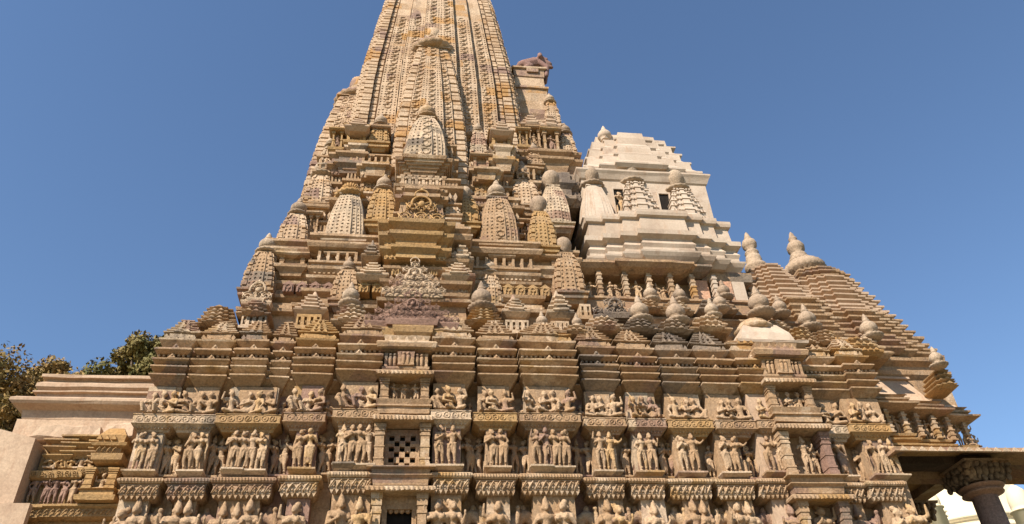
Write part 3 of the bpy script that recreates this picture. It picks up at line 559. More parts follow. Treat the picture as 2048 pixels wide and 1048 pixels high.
# ------------------------------------------------------------------ curved towers
def curve(z0, z1, h, top=.42, p=2.0):
    return lambda z: h*(1-(1-top)*max(0, min(1, (z-z0)/(z1-z0)))**(p+.7))
def shikhara(mb, cx, cy, z0, z1, hf, strips, row=.17, depth=.03, sides=(0, 1, 3), plain_from=None, cap=True, band=.34, cellw=None, rings=True):
    """strips: [(a0, a1, outset, kind)] on the right half in units of the half width; mirrored to the left"""
    cellw = cellw or row
    nr = max(2, int((z1-z0)/row)); zs = [z0+(z1-z0)*k/nr for k in range(nr+1)]
    for sd in range(4):
        ca, sa = [(1, 0), (0, 1), (-1, 0), (0, -1)][sd]
        def pt(a, out, z, push=0):
            h = hf(z); x, y = a*h, -(out*h-push)
            return (cx+x*ca-y*sa, cy+x*sa+y*ca, z)
        for a0, a1, out, kind in strips:
            rng = [(a0, a1)] if a0 < 0 else [(a0, a1), (-a1, -a0)]
            for (p, q) in rng:
                wdt = (q-p)*hf(z0); nc = max(1, round(wdt/cellw))
                rows = nr if sd in sides else 4
                if sd not in sides or kind == 'plain':
                    k = max(1, nr//(8 if sd in sides else 2)); zz = zs[::k]+([zs[-1]] if zs[::k][-1] != zs[-1] else [])
                    for a, b in zip(zz[:-1], zz[1:]):
                        mb.add([pt(p, out, a), pt(q, out, a), pt(q, out, b), pt(p, out, b)], [(0, 1, 2, 3)])
                    continue
                if kind == 'lat':
                    for j in range(nr):
                        za, zb_ = zs[j], zs[j+1]
                        if plain_from and za > plain_from and abs(p+q) > .1:
                            mb.add([pt(p, out, za), pt(q, out, za), pt(q, out, zb_), pt(p, out, zb_)], [(0, 1, 2, 3)]); continue
                        fl = 0
                        for c in range(nc):
                            u0, u1 = p+(q-p)*c/nc, p+(q-p)*(c+1)/nc; um, zm = (u0+u1)/2, (za+zb_)/2; du, dz = (u1-u0)*random.uniform(.24, .36), (zb_-za)*random.uniform(.26, .36)
                            if (j % 9 == 8): du *= .5; dz *= .4
                            o4 = [pt(u0, out, za), pt(u1, out, za), pt(u1, out, zb_), pt(u0, out, zb_)]
                            if (j+c) % 2: d4 = [(um, zm-dz), (um+du, zm), (um, zm+dz), (um-du, zm)]
                            else: d4 = [(um-du*.3, zm-dz*1.05), (um+du*.95, zm-dz*.2), (um+du*.3, zm+dz*1.05), (um-du*.95, zm+dz*.2)]
                            v = o4+[pt(u, out, z) for u, z in d4]+[pt(u, out, z, depth) for u, z in d4]
                            mb.add(v, [(0, 1, 4), (1, 2, 5), (2, 3, 6), (3, 0, 7), (0, 4, 7), (1, 5, 4), (2, 6, 5), (3, 7, 6), (4, 5, 9, 8), (5, 6, 10, 9), (6, 7, 11, 10), (7, 4, 8, 11), (8, 9, 10, 11)])
                    if wdt > .3 and rings:
                        ncol = 2 if wdt > .9 else 1; k2 = 2
                        for ci in range(ncol):
                            u = p+(q-p)*(ci+.5)/ncol
                            for j in range(0, nr-k2+1, k2):
                                if plain_from and zs[j] > plain_from and abs(p+q) > .1: break
                                if random.random() < .1: continue
                                zc = (zs[j]+zs[j+k2])/2; rz_ = (zs[j+k2]-zs[j])*.47; ru = rz_*.95/hf(zc); t_ = rz_*.13
                                R0, R1 = 1-.16, 1+.16; nn = 8; vs = []
                                for a_ in range(nn):
                                    c_0, s_0 = cos(2*pi*a_/nn), sin(2*pi*a_/nn)
                                    vs += [pt(u+c_0*ru*R0*.8, out, zc+s_0*rz_*R0*.8, 0), pt(u+c_0*ru*.86, out, zc+s_0*rz_*.86, -.028), pt(u+c_0*ru, out, zc+s_0*rz_, 0)]
                                fs_ = []
                                for a_ in range(nn):
                                    b_ = (a_+1) % nn; fs_ += [(3*a_, 3*a_+1, 3*b_+1, 3*b_), (3*a_+1, 3*a_+2, 3*b_+2, 3*b_+1)]
                                mb.add(vs, fs_)
                if kind in ('band', 'karna'):
                    nb_ = max(3, int((z1-z0)/band)); 
                    for j in range(nb_):
                        za, zb_ = z0+(z1-z0)*j/nb_, z0+(z1-z0)*(j+1)/nb_; H = zb_-za
                        amal = (j % 5 == 4)
                        seq = [(0, .0, .0), (.02, .14, .035), (.30, .14, .035), (.34, .0, .0), (.44, .0, .0), (.46, .12, .05), (.9, .12, .05), (.94, 0, 0), (1, 0, 0)] if kind == 'band' or amal else \
                              [(0, 0, 0), (.02, .04, .06), (.46, .04, .06), (.5, .12, 0), (.62, .12, 0), (.64, .04, .06), (.92, .04, .06), (.95, .12, 0), (1, .12, 0)]
                        hh = hf(za)
                        for (t0, i0, e0), (t1, i1, e1) in zip(seq[:-1], seq[1:]):
                            A, B = za+H*t0, za+H*t1
                            if B-A < 1e-4: continue
                            e0_, e1_ = e0*min(1, band/.3), e1*min(1, band/.3)
                            mb.add([pt(p+.004, out, A, -e0_), pt(q-.004, out, A, -e0_), pt(q-.004, out, B, -e1_), pt(p+.004, out, B, -e1_)], [(0, 1, 2, 3)])
                            if e0 or e1:
                                mb.add([pt(p+.004, out, A, -e0_), pt(p+.004, out, A, .02), pt(p+.004, out, B, .02), pt(p+.004, out, B, -e1_)], [(3, 2, 1, 0)])
                                mb.add([pt(q-.004, out, A, -e0_), pt(q-.004, out, A, .02), pt(q-.004, out, B, .02), pt(q-.004, out, B, -e1_)], [(0, 1, 2, 3)])
        # jambs between strips
        outs = sorted([(s_[1], s_[2]) for s_ in strips]); k = max(1, nr//10); zz = zs[::k]+([zs[-1]] if zs[::k][-1] != zs[-1] else [])
        for (a, o0), (b, o1) in zip(outs[:-1], outs[1:]):
            for s_ in (1, -1):
                for za, zb_ in zip(zz[:-1], zz[1:]):
                    f = [pt(s_*a, o0, za), pt(s_*a, min(o0, o1)-.06, za), pt(s_*a, min(o0, o1)-.06, zb_), pt(s_*a, o0, zb_)]
                    mb.add(f, [(0, 1, 2, 3) if s_ > 0 else (3, 2, 1, 0)])
    # inner body closes gaps
    k = max(1, nr//10); zz = zs[::k]+([zs[-1]] if zs[::k][-1] != zs[-1] else [])
    g = strips[-1][2]*.985
    mb.loft([[(cx-hf(z)*g, cy-hf(z)*g, z), (cx+hf(z)*g, cy-hf(z)*g, z), (cx+hf(z)*g, cy+hf(z)*g, z), (cx-hf(z)*g, cy+hf(z)*g, z)] for z in zz])
    mb.box(cx-hf(z1)*strips[0][2], cx+hf(z1)*strips[0][2], cy-hf(z1)*strips[0][2], cy+hf(z1)*strips[0][2], z1-.02, z1+.02)
ST5 = [(-.22, .22, 1.13, 'lat'), (.23, .47, 1.07, 'lat'), (.485, .70, 1.01, 'lat'), (.72, .79, .95, 'band'), (.79, .90, .985, 'karna'), (.90, .95, .95, 'band')]
ST4 = [(-.30, .30, 1.16, 'lat'), (.30, .58, 1.08, 'lat'), (.58, .80, 1.03, 'lat'), (.80, .97, .97, 'lat')]
ST3 = [(-.36, .36, 1.14, 'lat'), (.36, .66, 1.05, 'lat'), (.66, .96, .96, 'band')]
ST3B = [(-.34, .34, 1.12, 'lat'), (.34, .66, 1.05, 'lat'), (.66, .97, .97, 'band')]
def finial_mb(m, cx, cy, z, s, disc=True, z_top=None, fat=1.0, st=1.15):
    """ribbed amalaka disc, pot and bud; s = radius of the pot"""
    zz = z
    if disc:
        m.lathe(cx, cy, [(zz, s*.9), (zz+s*.08, s*1.15), (zz+s*.2, s*1.28), (zz+s*.34, s*1.2), (zz+s*.42, s*.9), (zz+s*.48, s*.6)], 32, 16, .07); zz += s*.46
    P_ = [(0, .62), (.1, .66), (.14, .5), (.32, .86*fat), (.62, 1.02*fat), (.95, .98*fat), (1.25, .78*fat), (1.45, .48), (1.52, .40), (1.56, .46), (1.66, .46)] + ([(1.72, .30), (1.95, .34), (2.2, .22), (2.5, .03)] if z_top != 'ball' else [(1.68, .1)])
    if z_top == 'ball': P_ = [(0, .5), (.15, .5), (.2, .62)]+[(.2+1.0-cos(t)*1.0, sin(t)) for t in (.75, 1.1, 1.5, 1.9, 2.3, 2.7)]+[(2.2, .05)]
    m.lathe(cx, cy, [(zz-.02, s*.5)]+[(zz+s*a_*st, s*b_) for a_, b_ in P_], 20)
def spire_px(name, px, py_base, wpx, py_body, Y, mat, strips=ST3, topf=.45, fin='full', fs=.5, row=.15, p=2.0, base=True, fmat=None, label=None, depth=.028, band=.3):
    Yf = Y
    x, z0 = X_(px, py_base, Yf), Z_(px, py_base, Yf); h = (X_(px+wpx/2, py_base, Yf)-X_(px-wpx/2, py_base, Yf))/2
    cy = Yf+h; z1 = Z_(px, py_body, Yf+h*.55)
    hf = curve(z0, z1, h*.92, topf, p); m = MB()
    shikhara(m, x, cy, z0, z1, hf, strips, row=row, depth=depth, band=band)
    if base: m.rect(x-h, x+h, Yf-.05, cy+h, [(z0-.30, -.12), (z0-.2, -.06), (z0-.19, .0), (z0-.13, .01), (z0-.12, -.05), (z0-.06, -.02), (z0-.05, .04), (z0+.0, .05), (z0+.01, -.1)], .25, back=False)
    o = m.build(name, mat, T, .010, loc=(x, cy, z0), label=label)
    if fin:
        m = MB(); m.lathe(x, cy, [(z1-.02, h*topf*.9), (z1+h*.14, h*topf*.8)], 16); finial_mb(m, x, cy, z1+h*.12, h*fs*1.12, fin != 'ball', 'ball' if fin == 'ball' else None)
        m.build('finial', fmat or 'stone', o, .008, loc=(x, cy, z1))
    return o, x, cy, z0, z1, h

# main spire
XM = .45
HP = [(14, 3.08), (17.5, 2.98), (19.4, 2.90), (21.4, 2.80), (22.7, 2.73), (24, 2.62), (25, 2.50), (26.6, 2.32), (28.3, 2.12), (30, 1.83), (32, 1.42), (33, 1.15), (34, .92)]
def hmain(z):
    if z <= HP[0][0]: return HP[0][1]
    for (a, b), (c, d) in zip(HP[:-1], HP[1:]):
        if z <= c: return b+(d-b)*(z-a)/(c-a)
    return HP[-1][1]
m = MB(); shikhara(m, XM, Y0, 15.2, 34, hmain, ST5, row=.135, depth=.024, sides=(0, 1, 3), plain_from=26.6, band=.36)
main = m.build('main_spire', 'tower', T, .012, loc=(XM, Y0, 15))
m = MB(); m.lathe(XM, Y0, [(33.9, .8), (34.3, .8), (34.4, 1.2), (34.7, 1.65), (35, 1.65), (35.3, 1.2), (35.4, .7), (35.5, .9), (35.8, .9), (35.9, .5), (36.2, .75), (36.7, .8), (37, .5), (37.1, .3), (37.5, .3), (37.9, .03)], 48, 24, .06); m.build('finial', 'tower', main, .01)
# tower storeys
def ratha(h0, a1, o1, a2, o2):
    q = [(a1, -h0), (a1, -o1), (a2, -o1), (a2, -o2), (o2, -o2), (o2, -a2), (o1, -a2), (o1, -a1), (h0, -a1)]
    pts = []
    for k in range(4):
        c, s_ = [(1, 0), (0, 1), (-1, 0), (0, -1)][k]
        pts += [(X0+x*c-y*s_, Y0+x*s_+y*c) for x, y in q]
    return pts
m = MB()
m.poly(ratha(4.9, 1.0, 4.55, 3.0, 4.3), [(9.6, .0), (10.9, .0), (11.0, .15), (11.1, .15), (11.12, -.05), (11.5, -.05), (11.52, .12), (11.62, .14), (11.64, -.02), (12.1, -.04), (12.12, .14), (12.2, .16), (12.22, -.1), (12.5, -.1)])
P2 = ratha(4.75, .95, 4.25, 2.85, 3.95)
m.poly(P2, [(12.3, -.1), (12.42, .1), (12.5, .12), (12.52, 0), (12.66, 0), (12.74, .16), (12.82, .18), (12.825, -.05), (13.10, -.05), (13.2, .10), (13.27, .12), (13.28, .0), (13.36, -.02), (13.48, .1), (13.56, .12), (13.565, .04), (13.66, .04), (13.68, .10), (13.74, .1), (13.745, -.1), (14.08, -.1), (14.14, .14), (14.24, .2), (14.3, .2), (14.31, .05), (14.42, .05), (14.50, .16), (14.58, .16), (14.6, -.3)])
P3 = ratha(4.45, .82, 3.75, 2.6, 3.45)
m.poly(P3, [(14.5, .1), (14.62, .1), (14.64, 0), (14.74, .0), (14.84, .14), (14.92, .14), (14.93, -.06), (15.15, -.06), (15.25, .1), (15.31, .1), (15.33, -.04), (15.6, -.04), (15.66, .08), (15.72, .08), (15.73, -.08), (16.1, -.08), (16.2, .12), (16.28, .14), (16.3, -.02), (16.5, -.02), (16.55, .06), (16.62, .06), (16.64, -.3)])
P4 = ratha(4.0, .75, 3.45, 2.4, 3.28)
m.poly(P4, [(16.5, 0), (16.7, 0), (16.8, .12), (16.88, .12), (16.9, -.05), (17.2, -.05), (17.26, .08), (17.34, .08), (17.36, -.02), (17.6, -.02), (17.7, .1), (17.78, .1), (17.8, -.1), (18.3, -.1), (18.36, .05), (18.42, .05), (18.44, -.3)])
def carve_rows(name, mat, segs, rows):
    for x0, x1, y in segs:
        for z, w_, h, d, kind, f in rows:
            teeth(m, x0+.02, x1-.02, y+.02, z, w_, h, d, kind, f)
def segs(h0, a1, o1, a2, o2): return [(X0-a1, X0+a1, Y0-h0), (X0-a2, X0-a1, Y0-o1), (X0+a1, X0+a2, Y0-o1), (X0-o2, X0-a2, Y0-o2), (X0+a2, X0+o2, Y0-o2)]
carve_rows('carved_course', 'stone', segs(4.75, .95, 4.25, 2.85, 3.95), [(12.84, .16, .2, .06, 'dia', .8), (13.37, .12, .09, .06, 'box', .5), (13.76, .22, .3, .09, 'box', .3), (13.78, .22, .22, .06, 'dia', .5), (14.43, .11, .08, .05, 'tri', .7), (12.54, .2, .1, .05, 'round', .8)])
carve_rows('carved_course', 'tower', segs(4.45, .82, 3.75, 2.6, 3.45), [(14.95, .14, .18, .09, 'dia', .8), (15.35, .12, .22, .07, 'box', .5), (15.78, .15, .28, .10, 'dia', .75), (16.32, .09, .14, .05, 'box', .5)])
carve_rows('carved_course', 'tower', segs(4.0, .75, 3.45, 2.4, 3.28), [(16.92, .13, .25, .09, 'dia', .8), (17.38, .10, .2, .06, 'box', .5), (17.84, .18, .4, .12, 'box', .35), (17.9, .18, .3, .12, 'dia', .6)])
# central bay: deep stepped cornices carrying the middle turret
m.build('tower_storeys', 'stone', T, .015, loc=(X0, Y0, 9.6))
def stepped(px0, px1, levels, Y, mat, name='stepped_cornice', back=1.5, dent=None):
    m = MB(); pm = (px0+px1)/2
    for i, (py, o) in enumerate(levels): pass
    z = [(Z_(pm, py, Y), o) for py, o in levels]
    m.rect(X_(px0, levels[0][0], Y), X_(px1, levels[0][0], Y), Y, Y+back, z, .25)
    x0, x1 = X_(px0, levels[0][0], Y), X_(px1, levels[0][0], Y); c = (x0+x1)/2; q = (x1-x0)*.32
    m.rect(c-q, c+q, Y-.09, Y+back, [(a+.004, b) for a, b in z], .25)
    for (a, o), (b, o2) in zip(z[:-1], z[1:]):
        if b-a > .09: teeth(m, x0, x1, Y-min(o, o2), a+.01, .12, (b-a)*.8, .035, 'dia' if o < .05 else 'tri', .7)
    return m.build(name, mat, T, .012, loc=(c, Y, z[0][0]))
stepped(768, 893, [(520, .0), (512, .0), (505, .12), (500, .13), (499, .0), (488, .02), (480, .16), (474, .18), (473, .04), (466, .05), (458, .2), (452, .22), (450, 0)], 15.55, 'ochre')
stepped(795, 888, [(452, .05), (444, .06), (440, -.03), (405, -.03), (402, .1), (396, .11), (394, 0), (390, 0), (386, .08), (381, .08), (380, -.2)], 15.85, 'stone')
# figured drum below the middle turret
Yd = 16.0; m = MB(); xa, xb = X_(803, 360, Yd), X_(890, 360, Yd); za, zb = Z_(847, 384, Yd), Z_(847, 352, Yd)
m.rect(xa, xb, Yd+.05, Yd+1.4, [(za, 0), (zb, 0)], .3)
for k in range(7):
    x = xa+.03+(xb-xa-.06)*k/6; m.rect(x-.035, x+.035, Yd-.0, Yd+.1, [(za, .015), (za+.1, 0), (za+.25, .01), (zb-.12, 0), (zb-.05, .025), (zb, .03)], 1)
    if k < 6: xx = x+(xb-xa-.06)/12; m.cone((xx, Yd+.03, za+.06), (xx, Yd+.02, za+.36), .03, .045, 6); m.ball(xx, Yd, za+.46, .035, n=6)
m.build('figured_drum', 'stone', T, .01, loc=(xa, Yd, za))
m = MB()
for k, (py, o) in enumerate([(352, .0), (347, .06), (342, .12), (338, .18), (334, .24), (330, .30)]):
    z = Z_(850, py, Yd); m.rect(xa+.12, xb-.12, Yd+.12, Yd+1.5, [(z-.0, o), (z+.09, o+.03), (z+.105, o+.03), (z+.106, o-.1)], .3)
    m.rect(xa+.3, xb-.3, Yd+.02, Yd+1.5, [(z+.002, o), (z+.092, o+.03), (z+.107, o+.03), (z+.108, o-.1)], .3)
m.build('stepped_corbel', 'stone', T, .012, loc=(xa, Yd, za))
# middle turret (fluted, pale) and the great turret behind it
spire_px('central_turret', 851, 328, 90, 230, 15.98, 'pale', ST4, .36, 'full', .36, row=.15, base=False, p=2.1, fmat='stone')
for rot in (0, 1, 3):
    m = MB(); h = 1.15 if rot == 0 else 1.3
    cx, cy = X0+.02, 18.0
    if rot == 1: cx, cy = X0-2.75, Y0
    if rot == 3: cx, cy = X0+2.8, Y0
    z0, z1 = 17.0, 24.2
    shikhara(m, cx, cy, z0, z1, lambda z: h*(1-.56*max(0, (z-z0)/(z1-z0))**2.0), [(-.36, .36, 1.16, 'lat'), (.37, .66, 1.06, 'lat'), (.68, .96, .96, 'band')], row=.125, depth=.022, sides=(0, 1, 3), band=.45)
    o = m.build('great_turret', 'tower', T, .011, loc=(cx, cy, z0))
    m = MB(); m.lathe(cx, cy, [(z1-.02, .5), (z1+.05, .72), (z1+.15, .82), (z1+.3, .76), (z1+.42, .45), (z1+.62, .30), (z1+.9, .24), (z1+1.0, .30), (z1+1.25, .33), (z1+1.5, .28), (z1+1.65, .12), (z1+1.7, .05)], 40, 20, .07); m.build('finial', 'tower', o, .01)

# miniature turrets  px, base, width, body top, Y
SP = [(511, 579, 66, 503, 16.15, 'stone', ST3, 'full', .5, 'reddish brown corner turret'), (581, 486, 62, 428, 16.55, 'tower', ST3, 'full', .5, None), (632, 407, 58, 350, 17.0, 'tower', ST3, 'full', .58, None),
      (687, 482, 84, 388, 16.2, 'pale', ST4, None, .4, 'wide fluted turret with a spoked disc instead of a pot'), (761, 444, 60, 378, 16.3, 'ochre', ST3, 'full', .5, None), (933, 446, 54, 392, 16.35, 'ochre', ST3, 'ball', .42, None),
      (1002, 492, 82, 395, 16.2, 'stone', ST4, 'full', .42, 'wide brown fluted turret'), (1054, 411, 56, 356, 17.0, 'tower', ST3, 'full', .55, None), (1117, 446, 60, 371, 16.5, 'pale', ST4, 'ball', .55, None),
      (1089, 494, 56, 424, 16.3, 'ochre', ST3, 'ball', .60, None), (1143, 585, 62, 506, 16.05, 'stone', ST3, 'ball', .52, None), (984, 612, 44, 548, 16.05, 'stone', ST3, 'full', .6, None), (688, 600, 58, 540, 15.75, 'stone', ST3, 'full', .4, None),
      (1141, 322, 34, 268, 18.0, 'tower', ST3, 'full', .6, None), (1108, 250, 30, 205, 18.3, 'tower', ST3, 'full', .6, None), (1072, 330, 30, 305, 17.4, 'stone', ST3, 'full', .6, None),
      (757, 286, 40, 250, 16.9, 'ochre', ST3, 'full', .6, None), (655, 330, 34, 292, 17.2, 'pale', ST3, 'full', .6, None), (905, 440, 30, 404, 16.0, 'pale', ST3, 'ball', .5, None), (1022, 335, 30, 296, 17.3, 'stone', ST3, 'full', .6, None), (734, 398, 34, 352, 16.9, 'stone', ST3, 'full', .6, None), (968, 398, 34, 350, 16.9, 'stone', ST3, 'full', .6, None), (606, 470, 30, 440, 16.9, 'stone', ST3, 'full', .6, None),
      (959, 338, 38, 262, 17.0, 'pale', ST3, 'full', .45, None)]
for px, pb, w_, pt_, Y, mat, st, fin, fs, lab in SP:
    o, x, cy, z0, z1, h = spire_px('miniature_turret', px, pb, w_, pt_, Y, mat, st, .46 if w_ < 80 else .5, fin, fs, row=.125 if w_ > 50 else .115, depth=.022, label=lab, p=1.8, fmat='pot')
    if fin is None:
        m = MB(); n = 18
        m.lathe(x, cy, [(z1-.02, h*.55), (z1+.03, h*.75), (z1+.1, h*.78), (z1+.14, h*.4)], 36, 18, .12)
        for k in range(9): a = k*pi/8; m.tube([(x+cos(a)*.1, cy-.3, z1+.12+sin(a)*.05), (x+cos(a)*.22, cy-.34, z1+.14+sin(a)*.2)], .035, 4)
        m.build('finial', 'ochre', o, .01)
# left and right hand corner turrets continued round the hidden sides
for dx, dy, z0, hh in ((-4.1, 1.5, 12.9, .5), (4.1, 2.0, 12.9, .5)):
    m = MB(); shikhara(m, X0+dx, Y0+dy, z0, z0+1.9, curve(z0, z0+1.9, hh, .5), ST3, row=.2); o = m.build('miniature_turret', 'stone', T, .01, loc=(X0+dx, Y0+dy, z0)); m = MB(); finial_mb(m, X0+dx, Y0+dy, z0+1.9, .2); m.build('finial', 'stone', o)

# small shrines with a pillared niche and figure
def aedicule(px0, px1, py0, py1, Y, mat='stone', figs=1, top='pyr', pillars=2, depth=.35, tpx=None):
    """py0 top of opening, py1 foot of opening"""
    pm = (px0+px1)/2; x0, x1 = X_(px0, py1, Y), X_(px1, py1, Y); z0, z1 = Z_(pm, py1, Y), Z_(pm, py0, Y); m = MB(); h = z1-z0; ww = x1-x0
    m.rect(x0, x1, Y, Y+depth+.5, [(z0-.32, -.05), (z0-.22, -.02), (z0-.12, .08), (z0-.03, .1), (z0, .02)], .3)
    m.box(x0, x1, Y+depth*.7, Y+depth+.5, z0, z1)
    pw = min(.1, ww*.16)
    for k in range(pillars):
        x = x0+pw/2+(ww-pw)*k/(pillars-1); m.rect(x-pw/2, x+pw/2, Y+.01, Y+.01+pw*1.3, [(z0, .012), (z0+h*.15, .012), (z0+h*.17, 0), (z0+h*.45, 0), (z0+h*.47, .014), (z0+h*.52, .014), (z0+h*.54, 0), (z0+h*.84, 0), (z0+h*.86, .03), (z1, .04)], 1)
    m.rect(x0, x1, Y, Y+depth+.4, [(z1-.02, .08), (z1+.02, .12), (z1+.06, .12), (z1+.13, .03), (z1+.14, 0)], .3)
    if top == 'pyr':
        c = (x0+x1)/2; z = z1+.13
        for k in range(4):
            a = ww/2*(1-.22*k); m.rect(c-a+.03, c+a-.03, Y+.05+.07*k, Y+depth+.4, [(z, 0), (z+.06, .05), (z+.08, .05), (z+.10, 0)], .3); z += .10
        m.ball(c, Y+.35, z, .09, .09, .1)
    o = m.build('shrine_niche', mat, T, .012, loc=(x0, Y, z0))
    sc = h*.95/.9
    for k in range(figs): 
        xx = x0+ww*(k+.5)/figs; inst(STD[random.randrange(10)], 'niche_figure', (xx, Y+.12, z0), o, R(-.3, .3), sc)
    return o
aedicule(693, 731, 256, 283, 16.95, 'ochre', 2, depth=.25); aedicule(662, 682, 262, 296, 17.0, 'ochre', 1, None, depth=.2); aedicule(985, 1022, 266, 292, 16.9, 'ochre', 2, depth=.2)
aedicule(746, 772, 258, 284, 16.95, 'stone', 1, 'pyr', depth=.15); aedicule(948, 978, 314, 336, 16.85, 'stone', 2, None, depth=.12)
aedicule(1060, 1082, 258, 298, 17.9, 'stone', 1, 'pyr', depth=.3); aedicule(1090, 1120, 262, 304, 17.8, 'stone', 1, 'pyr', depth=.35); aedicule(1040, 1056, 262, 292, 17.6, 'ochre', 1, None, depth=.2)
aedicule(558, 608, 512, 529, 16.35, 'stone', 3, None, depth=.15); aedicule(655, 702, 512, 529, 16.3, 'stone', 3, None, depth=.15); aedicule(628, 652, 514, 531, 16.5, 'stone', 2, None, depth=.1); aedicule(985, 1022, 517, 534, 16.25, 'stone', 2, None, depth=.15); aedicule(1062, 1112, 517, 534, 16.3, 'stone', 3, None, depth=.15); aedicule(1028, 1058, 519, 536, 16.45, 'stone', 2, None, depth=.1)
aedicule(616, 632, 430, 470, 16.9, 'stone', 1, None, depth=.15); aedicule(1044, 1060, 445, 490, 16.8, 'stone', 1, None, depth=.15)
# blank courses on the shoulders of the tower
stepped(660, 740, [(348, -.05), (340, .0), (335, .12), (330, .12), (329, 0), (318, 0), (314, .1), (310, .1), (308, -.1)], 17.05, 'stone', back=.8)
stepped(720, 780, [(355, -.02), (340, .02), (338, .12), (333, .12), (332, -.05)], 16.7, 'stone', back=1); stepped(945, 1000, [(362, -.02), (350, .02), (347, .12), (343, .12), (341, -.05)], 16.75, 'stone', back=1); stepped(985, 1030, [(345, -.02), (332, .02), (328, .12), (322, .12), (321, -.05)], 16.9, 'stone', back=1)
stepped(692, 738, [(310, 0), (302, 0), (298, .08), (294, .08), (292, 0), (286, 0)], 17.0, 'pale', back=.6); stepped(984, 1028, [(318, 0), (308, 0), (302, .08), (298, .08), (296, 0), (292, 0)], 16.95, 'pale', back=.6)
stepped(1045, 1160, [(345, -.1), (330, 0), (326, .12), (322, .14), (320, 0), (315, .0), (311, .1), (307, .12), (306, 0)], 17.6, 'stone', back=2)
stepped(1075, 1165, [(410, -.1), (402, .05), (396, .06), (394, -.05), (380, -.05), (372, .08), (366, .08), (364, -.05), (345, -.05)], 17.5, 'dark', back=2)
# little houses carved in rows on the ledges
def gav(px0, px1, py0, py1, n, Y, mat):
    x0, x1 = X_(px0, py1, Y), X_(px1, py1, Y); z0, z1 = Z_((px0+px1)/2, py1, Y), Z_((px0+px1)/2, py0, Y); h = z1-z0; m = MB()
    for k in range(n):
        c = x0+(x1-x0)*(k+.5)/n; a = (x1-x0)/n*.40
        m.rect(c-a, c+a, Y, Y+.3, [(z0, 0), (z0+h*.58, 0), (z0+h*.6, .02), (z0+h*.68, .02), (z0+h*.69, 0)], 1)
        m.add([(c-a, Y, z0+h*.69), (c+a, Y, z0+h*.69), (c, Y, z0+h), (c-a, Y+.3, z0+h*.69), (c+a, Y+.3, z0+h*.69), (c, Y+.3, z0+h)], [(0, 1, 2), (0, 2, 5, 3), (1, 4, 5, 2)])
        m.ring(c, Y-.01, z0+h*.45, a*.5, a*.16, 7); m.box(c-a*.75, c-a*.55, Y-.03, Y, z0, z0+h*.55); m.box(c+a*.55, c+a*.75, Y-.03, Y, z0, z0+h*.55); m.box(c-a*.08, c+a*.08, Y-.03, Y, z0, z0+h*.3)
    m.build('carved_house_row', mat, T, .008, loc=(x0, Y, z0))
gav(562, 668, 562, 584, 4, 16.2, 'purple'); gav(714, 768, 563, 584, 2, 15.75, 'ochre'); gav(884, 938, 564, 586, 2, 15.75, 'stone'); gav(1005, 1104, 568, 590, 4, 16.15, 'ochre'); gav(780, 802, 529, 550, 1, 15.7, 'ochre'); gav(858, 878, 530, 551, 1, 15.7, 'ochre')
# plain slotted panels of the upper rank
def slotted(px0, px1, py0, py1, Y, mat, n=4):
    x0, x1 = X_(px0, py1, Y), X_(px1, py1, Y); z0, z1 = Z_((px0+px1)/2, py1, Y), Z_((px0+px1)/2, py0, Y); m = MB(); h = z1-z0
    m.rect(x0, x1, Y, 16.6, [(z0-.05, .04), (z0+.02, .04), (z0+.03, 0), (z0+h*.2, 0)], .5)
    m.box(x0, x1, Y+.08, 16.6, z0, z1); m.box(x0, x1, Y, Y+.1, z1-h*.18, z1)
    for k in range(n+1):
        x = x0+(x1-x0)*k/n; m.box(max(x0, x-.04), min(x1, x+.04), Y+.002, Y+.1, z0+h*.19, z1-h*.17)
        if k < n: xx = x+(x1-x0)/n/2; m.ball(xx, Y+.05, z0+h*.5, .03, .03, h*.12, 5)
    m.build('slotted_panel', mat, T, .01, loc=(x0, Y, z0))
slotted(480, 530, 628, 654, 15.55, 'pale'); slotted(590, 640, 628, 656, 15.5, 'ochre'); slotted(1012, 1058, 640, 664, 15.45, 'pale'); slotted(1104, 1140, 642, 664, 15.45, 'stone'); slotted(1162, 1184, 608, 636, 15.7, 'stone', 2)
# serrated pyramid caps in pale plaster
def pyr(px, py0, py1, wpx, Y, mat='pale', n=4, knob=True):
    x, z0, z1 = X_(px, py1, Y), Z_(px, py1, Y), Z_(px, py0, Y); hw = (X_(px+wpx/2, py1, Y)-X_(px-wpx/2, py1, Y))/2; m = MB(); h = (z1-z0)*.8
    m.rect(x-hw, x+hw, Y-.04, Y+2*hw, [(z0-.12, -.1), (z0-.02, .02), (z0, .03), (z0+.01, -.05)], .3, back=True)
    for k in range(n):
        a = hw*(1-.8*k/n); b = hw*(1-.8*(k+1)/n); za, zb_ = z0+h*k/n, z0+h*(k+1)/n
        m.rect(x-a*.9, x+a*.9, Y+(hw-a)*.4, Y+hw+a, [(za, 0), (za+h/n*.3, .04), (za+h/n*.55, .04), (zb_, -(a-b)*.8)], .3, back=True)
        m.rect(x-a*.45, x+a*.45, Y+(hw-a)*.4-.07, Y+hw, [(za+.002, 0), (za+h/n*.3, .04), (za+h/n*.6, .04), (zb_, -(a-b)*.6)], .3)
    if knob: m.lathe(x, Y+hw, [(z0+h-.02, hw*.25), (z0+h+.03, hw*.3), (z0+h+.10, hw*.32), (z0+h+.18, hw*.2), (z0+h+.3, .02)], 10)
    m.build('serrated_cap', mat, T, .022, loc=(x, Y, z0))
